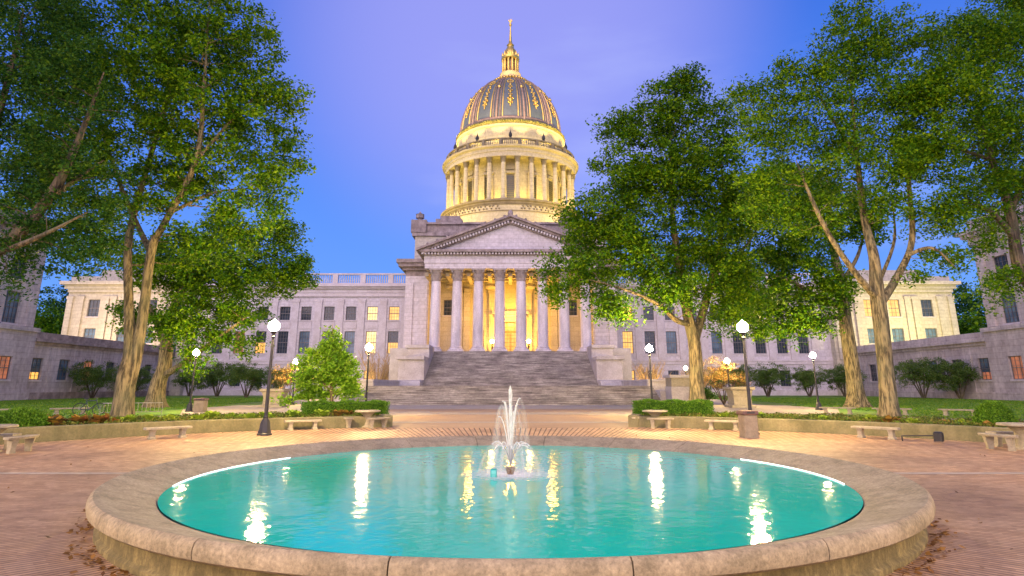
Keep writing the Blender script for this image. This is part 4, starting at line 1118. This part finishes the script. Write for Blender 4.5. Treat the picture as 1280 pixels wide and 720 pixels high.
# crape myrtles
def myrtle(name, label, seed, h=5.2, mat='leafmyrtle', loc=(0,0,0), leafn=60, ncl=70, spread=2.):
    rg = random.Random(seed); limbs = []; spread = 2.7; leafn = 80; ncl = 130
    for k in range(6):
        a = 2*PI*k/6+rg.random(); r = spread*.55
        limbs.append([(loc[0]+.12*math.cos(a),loc[1]+.12*math.sin(a),0,.09),(loc[0]+r*.5*math.cos(a),loc[1]+r*.5*math.sin(a),h*.3,.07),(loc[0]+r*math.cos(a),loc[1]+r*math.sin(a),h*.6,.04)])
    lobes = [(loc[0]+spread*.6*math.cos(k*1.3), loc[1]+spread*.6*math.sin(k*1.3), h*(.56+.10*math.sin(k*2.)), spread*.66, 1) for k in range(5)]
    return tree(name, label, 'tree', loc, limbs, lobes, ncl, leafn, .2, seed, mat, 'barkdark', clr=.5, zmin=1., group='small multi-stemmed trees along the walls', flare=0, twigr=.012)
ml = [(-57.,86,'first small multi-stemmed tree along the left low wing'),(-57,95,'second small multi-stemmed tree along the left low wing, behind the twin trunk'),(-53,104,'small multi-stemmed tree in the left corner of the lawn'),(-47,101,'small multi-stemmed tree left of the lawn lamp before the wing wall'),
      (-38.5,92,'small multi-stemmed tree right of the left lawn lamp'),(-34.,92,'rightmost small multi-stemmed tree before the left wing wall')]
mr_ = [(55,84,'broad dark multi-stemmed tree in front of the right low wing'),(58.5,82,'multi-stemmed tree nearest the right office block'),(46.5,98,'multi-stemmed tree between the two right trunks'),(52,98,'multi-stemmed tree behind the rough-barked trunk'),
      (40,98,'multi-stemmed tree just right of the lawn lamp'),(35,98,'multi-stemmed tree just left of the right lawn lamp'),(30.,96,'leftmost multi-stemmed tree before the right wing wall')]
mA = myrtle('crape_myrtle', ml[0][2], 201, loc=(0,0,0)); mB = myrtle('crape_myrtle', mr_[0][2], 202, 5.4, loc=(0,0,0))
rg = random.Random(9)
for i, (x,y,lab) in enumerate(ml+mr_):
    src = mA if i % 2 == 0 else mB
    rt = (mA if i == 0 else mB if i == len(ml) else None)
    sc_ = 1.0+rg.uniform(-.1,.15)
    if rt: rt.location = (x,y,0); rt['label'] = lab; rt.scale = (sc_,)*3; rt.rotation_euler = (0,0,rg.uniform(0,6))
    else: dup(src, (x,y,0), rg.uniform(0,6), lab, sc_)
# flowering / rust shrubs
def shrub(name, label, px, Y, r, h, seed, mat, per=50, ncl=50, leaf=.16):
    x = at(px, 480, Y)[0]; limbs = []
    for k in range(7):
        a = 2*PI*k/7; limbs.append([(x,Y,0,.05),(x+r*.3*math.cos(a),Y+r*.3*math.sin(a),h*.35,.04),(x+r*.7*math.cos(a),Y+r*.7*math.sin(a),h*.75,.02)])
    return tree(name, label, 'shrub', (x,Y,0), limbs, [(x-r*.3,Y,h*.65,r*.7,1),(x+r*.35,Y,h*.6,r*.65,1),(x,Y,h*.75,r*.6,1)], ncl, per, leaf, seed, mat, 'barkdark', clr=.38, zmin=.3, flare=0, twigr=.01)
shrub('flowering_shrub', 'rusty flowering shrub under the distant lamp right of the pale trunk', 903, 57, 2.6, 4.0, 301, 'leafrust', 50, 90)
shrub('flowering_shrub', 'pale flowering shrub under the distant lamp left of the young tree', 362, 58, 2.3, 3.8, 302, 'leafrust', 40, 60)
shrub('evergreen_bush', 'dark clipped bush left of the flared stone planter', 882, 53.5, .7, 1.6, 303, 'leafd', 80, 30)
def bare(label, x, y, h, r, seed):
    t = thing('bare_shrub', label, 'shrub', (x,y,0)); rg = random.Random(seed); mb = MB()
    for k in range(60):
        a = rg.uniform(0,2*PI); q = r*rg.uniform(.3,1); hh = h*rg.uniform(.6,1)
        p1 = (q*.35*math.cos(a), q*.35*math.sin(a), hh*.4); p2 = (q*math.cos(a), q*math.sin(a), hh)
        mb.tube([(.1*math.cos(a),.1*math.sin(a),0),p1,p2],[.075,.055,.02],5,False)
        for j in range(6):
            f = rg.uniform(.3,.95); s0 = [p1[i]+(p2[i]-p1[i])*f for i in range(3)]; b = rg.uniform(0,2*PI)
            mb.tube([s0,(s0[0]+.5*math.cos(b),s0[1]+.5*math.sin(b),s0[2]+rg.uniform(.4,.9))],[.03,.014],4,False)
    mb.build('twigs', plain('twig_bark', (.45,.32,.18), .8), t)
bare('leafless shrub glowing in floodlight left of the steps', -20.2, 96, 7.2, 3.6, 1)
bare('leafless shrub glowing in floodlight right of the steps', 21.5, 97, 5.2, 3.2, 2)
bare('smaller leafless shrub by the far right lamp', 27., 90, 4.0, 2.6, 4)
for s, x, y in ((-1,-22.6,94.),(1,22.8,94.),(1,18.2,95)):
    f_ = thing('floodlight', 'ground floodlight behind the terrace wall %s of the steps%s' % ('left' if s<0 else 'right', ', nearest the portico' if x==18.2 else ''), 'floodlight', (x,y,0), 0, 'ground floodlights behind the terrace wall')
    MB().cbox(-.25,.25,-.15,.15,.2,.55,.03).build('housing', M['dark'], f_); MB().box(-.03,.03,-.03,.03,0,.2).build('stake', M['dark'], f_)
    MB().ball((0,0,.8), .22, 10, 8).build('lens', emit('flood_globe', (1.,.62,.22), 320.), f_)

# hedges
def hedge(name, label, c, hx, hy, h, rz, seed, n=9000, z=.39, size=.06, round_=False, mat='hedge'):
    t = thing(name, label, 'hedge', (c[0],c[1],z), rz); rng = np.random.default_rng(seed)
    if round_:
        d = rng.normal(size=(n,3)); d /= np.linalg.norm(d,axis=1)[:,None]; d[:,2] = np.abs(d[:,2])*1.0
        P = d*np.array([hx,hy,h])*(0.9+.14*rng.random((n,1)))
        MB().lathe([(hx*.88*math.sin(PI/2*(1-k/8))+.001, h*.88*math.sin(PI/2*k/8)) for k in range(9)], 20).build('core', M['leafd'], t, 60)
    else:
        P = rng.random((n,3))*2-1; ax = rng.choice(4, n, p=[.32,.12,.12,.44])
        sg = np.where(rng.random(n)<.5,-1,1)
        P[ax==0,1] = -1; P[ax==1,1] = 1; P[ax==2,0] = sg[ax==2]; P[ax==3,2] = 1
        P = P*(1+.10*rng.normal(size=(n,1))*.5); P = np.clip(P,-1.08,1.08)
        wob = .06*np.sin(P[:,0:1]*9+1)+.05*np.sin(P[:,1:2]*5+P[:,0:1]*23)
        P = np.stack([P[:,0]*hx, P[:,1]*hy*(1+wob[:,0]*.4), (P[:,2]*.5+.5)*h*(1+wob[:,0])],axis=1)
        MB().cbox(-hx*.93,hx*.93,-hy*.9,hy*.9,0,h*.9,.05).build('core', M['leafd'], t)
    V = leafquads(P, 1, .03, size, rng, 1., .2); quads_object('foliage', V, M[mat], t); return t
def polar(r, deg): return (PC[0]+r*math.cos(R(deg)), PC[1]+r*math.sin(R(deg)))
hedge('clipped_hedge', 'bright clipped hedge behind the right stone table', (7.3,28.55), 1.62, .55, .62, R(-16), 1, 16000)
hedge('clipped_hedge', 'clipped hedge behind the left stone table, darker on its left end', (-7.4,28.5), 1.75, .55, .58, R(16), 2, 16000)
hedge('round_bush', 'clipped round bush at the left edge of the bed', (-15.6,20.3), .75, .75, .62, 0, 3, 7000, round_=True)
hedge('round_bush', 'clipped round bush at the right edge of the bed', (15.9,20.9), .6, .6, .8, 0, 4, 7000, round_=True)
# hostas
def rosette(name, label, cat, mat, n=46, L=.34, seed=0, h=.3):
    t = thing(name, label, cat); rng = np.random.default_rng(seed); V = []
    for k in range(n):
        a = rng.random()*2*PI; e = rng.uniform(.15,1.2); l = L*rng.uniform(.6,1.1); d = np.array([math.cos(a)*math.cos(e), math.sin(a)*math.cos(e), math.sin(e)])
        s = np.array([-math.sin(a), math.cos(a), 0])*l*.28; b = np.array([rng.normal()*.08, rng.normal()*.08, .02])
        m = b+d*l*.55; tip = b+d*l+np.array([0,0,-.28*l]); V.append([b, m+s, tip, m-s])
    quads_object('foliage', np.array(V), M[mat], t); return t
hs = rosette('hosta_plant', 'x', 'plant', 'hosta', seed=1); hs['group'] = 'lime hostas in the raised beds'
hs2 = rosette('coleus_plant', 'x', 'plant', 'coleus', seed=2, L=.38); hs2['group'] = 'rust and yellow plants in the raised beds'
rg = random.Random(4); first = {}
def putplant(src, x, y, lab, sc_):
    if src.name not in first: first[src.name] = 1; src.location = (x,y,.39); src['label'] = lab; src.scale = (sc_,)*3
    else: dup(src, (x,y,.39), rg.uniform(0,6), lab, sc_)
for i, (r, dg) in enumerate(((19.3,134.5),(18.6,130),(18.9,126),(18.4,122.5),(18.7,119),(19.5,136.5),(18.5,133),(18.4,124.2),(18.6,115.5),(19.4,128.))):
    x, y = polar(r, dg); putplant(hs, x, y, 'bright lime hosta clump in the left raised bed', 1.25+rg.uniform(-.15,.3))
for i, (r, dg) in enumerate(((18.8,61.5),(19.3,58.5),(18.5,57),(18.6,50),(19.,45.5),(18.5,41.),(19.2,36.8))):
    x, y = polar(r, dg); putplant(hs, x, y, 'lime hosta clump in the right raised bed', 1.05+rg.uniform(-.15,.3))
for i, (r, dg) in enumerate(((18.8,141.5),(19.2,143.5),(18.5,144.5),(19.5,146.),(18.9,148),(18.6,113.5),(19.2,112),(19.,139.5))):
    x, y = polar(r, dg); putplant(hs2, x, y, 'rust and yellow leafed plant in the left raised bed', 1.2+rg.uniform(-.15,.3))
for i, (r, dg) in enumerate(((18.8,38.),(18.6,34.),(19.2,31.5),(18.5,43))):
    x, y = polar(r, dg); putplant(hs2, x, y, 'rust and yellow leafed plant in the right raised bed', .85+rg.uniform(-.15,.2))
rng = np.random.default_rng(77); P = []
for a0, a1 in ((9,72),(108,171)):
    a = np.radians(rng.uniform(a0,a1,2600)); r = rng.uniform(17.85,22.1,2600)
    P.append(np.stack([PC[0]+r*np.cos(a), PC[1]+r*np.sin(a), .41+.06*rng.random(2600)+.07*np.maximum(0,np.sin(a*37)*np.sin(r*3))],axis=1))
P = np.concatenate(P)
tag(quads_object('ground_cover', leafquads(P, 9, .14, .09, rng, .6, .4), M['cover']), 'low mixed green ground cover filling the raised beds', 'ground cover', kind='stuff')
# grass tufts on the lawns (visible band)
P = []
for s in (-1,1):
    n = 26000; x = s*rng.uniform(10,58,n); y = rng.uniform(33,90,n)
    rr = np.hypot(x-PC[0], y-PC[1]); ok = (rr > 33.3) & ~((np.abs(x) < 24.3) & (y > 46) & (y < 56)) & ~((np.abs(x)>15.5)&(np.abs(x)<26.5)&(y>=56)&(y<80.5)) & ~((np.abs(x)<24.5)&(y<46.6)&(y>37)&(np.abs(x)>13)) & ~((np.abs(x)<15.7)&(y>54))
    P.append(np.stack([x[ok],y[ok],np.full(ok.sum(),.02)],axis=1))
P = np.concatenate(P); V = leafquads(P, 3, .25, .13, rng, .15, -.5); V[:,:,2] = np.maximum(V[:,:,2], .003)
tag(quads_object('grass', V, leafmat('grass_blade', [(.07,.18,.015),(.12,.27,.025),(.22,.32,.04)], .3)), 'short mown grass blades on the lawns', 'grass', kind='stuff')
# fallen leaves
P = []
for k in range(420):
    sd = rng.choice([-1,1]); a = (PI + rng.uniform(.1,1.0)) if sd < 0 else (-rng.uniform(.1,1.0)); r = 5.75+abs(rng.normal())*.13
    P.append((QC[0]+r*math.cos(a), QC[1]+r*math.sin(a), .03))
for k in range(260): 
    a = rng.uniform(0,2*PI); r = rng.uniform(6,17.3); P.append((PC[0]+r*math.cos(a), PC[1]+r*math.sin(a), .02))
V = leafquads(np.array(P), 1, .04, .07, rng, .2, 2.5); V[:,:,2] = np.maximum(V[:,:,2], .012)
tag(quads_object('fallen_leaves', V, M['deadleaf']), 'scattered brown fallen leaves on the brick paving', 'leaves', kind='stuff')

# ------------------------------------------------------------------ benches, tables, bins
def make_bench(label, L=1.75):
    t = thing('stone_bench', label, 'bench', group='backless stone benches')
    MB().cbox(-L/2,L/2,-.21,.21,.39,.475,.02).build('seat', M['bench'], t)
    for s in (-1,1):
        rs = [[(s*L*.33-w_/2,-d_/2,z),(s*L*.33+w_/2,-d_/2,z),(s*L*.33+w_/2,d_/2,z),(s*L*.33-w_/2,d_/2,z)] for w_, d_, z in ((.24,.36,0),(.24,.36,.07),(.17,.3,.11),(.16,.3,.28),(.22,.38,.388))]
        MB().rings(rs, True, True).build('leg', M['bench'], t)
    return t
def ang(x,y): return math.atan2(y-PC[1], x-PC[0]) - PI/2
bsp = [(-11.3,21.1,'stone bench against the bed, left of the left lamp post'),(-8.2,25.2,'stone bench just right of the left lamp post base'),(12.05,21.1,'stone bench against the right bed near the pool edge view'),(8.35,25.0,'stone bench half hidden behind the square litter bin')]
B0 = None
for x, y, lab in bsp:
    if not B0: B0 = make_bench(lab); B0.location = (x,y,0); B0.rotation_euler = (0,0,ang(x,y)); B0.scale = (.8,.8,.8)
    else: dup(B0, (x,y,0), ang(x,y), lab, .8)
for x, y, lab in ((-29.0,36.5,'far left stone bench behind the bed'),(-26.5,38.2,'stone bench beside the bicycle'),(22.6,37.6,'far stone bench behind the right bed, nearer the rough trunk'),(25.4,35.9,'far stone bench behind the right bed, nearest the right edge'),(20.2,39.2,'far stone bench behind the rough-barked trunk')):
    dup(B0, (x,y,0), ang(x,y), lab, (1.15,.9,.85))
def make_table(label):
    t = thing('stone_table', label, 'table', group='stone picnic tables')
    MB().lathe([(.56,.70),(.60,.72),(.60,.765),(.575,.785),(.02,.79)], 32).build('tabletop', M['bench'], t, 40)
    MB().lathe([(.30,0),(.30,.05),(.2,.1),(.16,.3),(.2,.55),(.34,.67),(.34,.7)], 16).build('pedestal', M['bench'], t, 40)
    for k in range(3):
        a = R(-90+k*120+30); n = 8; rs = []
        for i in range(n+1):
            b = a+R(-34+68*i/n)
            rs.append([(q*math.cos(b), q*math.sin(b), z) for q, z in ((.78,.40),(1.13,.40),(1.15,.46),(1.12,.475),(.80,.475),(.78,.46))])
        st_ = MB().rings(rs, True, True).build('seat', M['bench'], t)
        for s in (-1,1):
            b = a+R(22*s); ca, sa = math.cos(b), math.sin(b); rs = []
            for w_, r0, r1, z in ((.09,.88,1.02,0),(.07,.86,1.02,.12),(.09,.82,1.08,.398)):
                rs.append([(r0*ca+w_*sa, r0*sa-w_*ca, z),(r1*ca+w_*sa, r1*sa-w_*ca, z),(r1*ca-w_*sa, r1*sa+w_*ca, z),(r0*ca-w_*sa, r0*sa+w_*ca, z)])
            MB().rings(rs, True, True).build('leg', M['bench'], st_)
    return t
T0 = make_table('round stone table with curved seats left of the approach, before the darker hedge'); T0.location = (-6.0,26.7,0); T0.rotation_euler = (0,0,.3); T0.scale = (.88,)*3
dup(T0, (6.1,26.8,0), -.5, 'round stone table with curved seats right of the approach, before the bright hedge', .88)
dup(T0, (-13.6,16.8,0), 1.1, 'round stone table with curved seats cut by the left edge', .88)
dup(T0, (14.05,17.6,0), .2, 'round stone table with curved seats cut by the right edge', .88)
def make_bin(name, label, loc, w_, h):
    t = thing(name, label, 'litter bin', loc, .08)
    MB().cbox(-w_,w_,-w_,w_,0,h*.84,.03).build('bin_body', stone('bin_aggregate', (.36,.30,.20), amount=.7, nscale=4, fine=14, bump=.8, space='obj'), t)
    rs = [[(-q,-q,z),(q,-q,z),(q,q,z),(-q,q,z)] for q, z in ((w_+.03,h*.84+.003),(w_+.035,h*.88),(w_+.02,h*.99),(w_-.06,h))]
    MB().rings(rs, True, True).build('bin_lid', plain('bin_lid_paint', (.11,.05,.045), .5), t, bevel=.015)
    MB().box(-w_*.55,w_*.55,-w_-.045,-w_-.036,h*.9,h*.96).build('flap', M['dark'], t)
make_bin('litter_bin', 'square pebbled litter bin with dark red lid before the right lamp post', (8.05,21.6,0), .24, .88)
make_bin('litter_bin', 'square litter bin on the left lawn next to the lamp post', (-20.3,41.5,0), .33, .9)

# bicycle and rack
bc = thing('bicycle', 'parked bicycle with dark frame at the left bike rack', 'bicycle', (-24.7,37.2,0), R(12))
def wheel(x):
    r = .34; c = [(x+r*math.cos(2*PI*k/24), 0, .36+r*math.sin(2*PI*k/24)) for k in range(25)]
    o = MB().tube(c, .025, 6, False).build('wheel', M['dark'], bc, 60); m = MB()
    for k in range(12): m.tube([(x,0,.36),(x+r*math.cos(k*PI/6),0,.36+r*math.sin(k*PI/6))], .004, 4)
    m.ball((x,0,.36), .03, 8, 6); m.build('spokes', plain('spoke_metal', (.5,.5,.5), .3, .9), o)
wheel(-.52); wheel(.52)
fm = MB(); BB = (-.05,0,.3); ST = (-.2,0,.82); HT = (.33,0,.85); HB = (.37,0,.68)
for a, b in ((BB,ST),(BB,HB),(ST,HT),(HT,HB),(BB,(-.52,0,.36)),((-.17,0,.74),(-.52,0,.36)),(HB,(.52,0,.36)),(ST,(-.22,0,.92)),(HT,(.31,0,.98))): fm.tube([a,b], .02, 6)
fm.build('frame', plain('bike_paint', (.02,.03,.08), .35), bc, 60)
MB().cbox(-.36,-.1,-.07,.07,.92,.98,.02).build('saddle', M['dark'], bc)
MB().tube([(.28,-.28,1.0),(.33,-.15,1.02),(.31,0,.99),(.33,.15,1.02),(.28,.28,1.0)], .015, 6).build('handlebar', M['dark'], bc)
MB().tube([(-.05,-.08,.3),(-.05,-.08,.16),(-.05,-.14,.14)], .012, 6).tube([(-.05,.08,.3),(-.05,.08,.44),(-.05,.14,.44)], .012, 6).build('pedals', M['dark'], bc)
rk = thing('bike_rack', 'low metal bike rack with many bars beside the bicycle', 'bike rack', (-22.8,38.2,0), R(28)); m = MB(); zmet = plain('galvanised', (.35,.33,.3), .4, .7)
m.tube([(-1.6,0,0),(-1.6,0,.68),(1.6,0,.68),(1.6,0,0)], .025, 8); m.tube([(-1.6,0,.15),(1.6,0,.15)], .02, 8); m.build('frame', zmet, rk, 60)
for k in range(14): MB().tube([(-1.45+k*.22,0,.15),(-1.45+k*.22,0,.66)], .012, 6).build('bar', zmet, rk, 60)
# small flood fixture by right bed
fx = thing('spot_fixture', 'small black ground light on a horizontal arm by the right bed', 'light fixture', (12.9,19.5,0), R(-52))
MB().tube([(-.9,0,.16),(0,0,.22)], .018, 8).build('arm', M['dark'], fx, 60); MB().cbox(0,.22,-.12,.12,.06,.34,.03).build('housing', M['dark'], fx)
MB().tube([(-.9,0,0),(-.9,0,.17)], .02, 8).build('stake', M['dark'], fx)

# ------------------------------------------------------------------ camera and render settings
cd = bpy.data.cameras.new('Camera'); cam = bpy.data.objects.new('Camera', cd); COL.objects.link(cam); sc.camera = cam
cam.location = (0,0,CAMH); cam.rotation_euler = (R(90)+PITCH, 0, 0)
cd.sensor_width = 36; cd.lens = 36*FPX/1280; cd.shift_x = (640-CXP)/1280; cd.shift_y = -(360-CYP)/1280
cd.clip_start = .05; cd.clip_end = 4000
sc.view_settings.view_transform = 'Standard'; sc.view_settings.look = 'None'; sc.view_settings.exposure = 0.48; sc.view_settings.gamma = 1
sc.render.engine = 'CYCLES'
cy = sc.cycles; cy.use_denoising = True; cy.denoiser = 'OPENIMAGEDENOISE'; cy.max_bounces = 6; cy.diffuse_bounces = 3; cy.glossy_bounces = 3
cy.transmission_bounces = 3; cy.transparent_max_bounces = 16; cy.sample_clamp_indirect = 4; cy.sample_clamp_direct = 0; cy.caustics_reflective = False; cy.caustics_refractive = False
cy.use_light_tree = True; cy.use_adaptive_sampling = True; cy.adaptive_threshold = .02
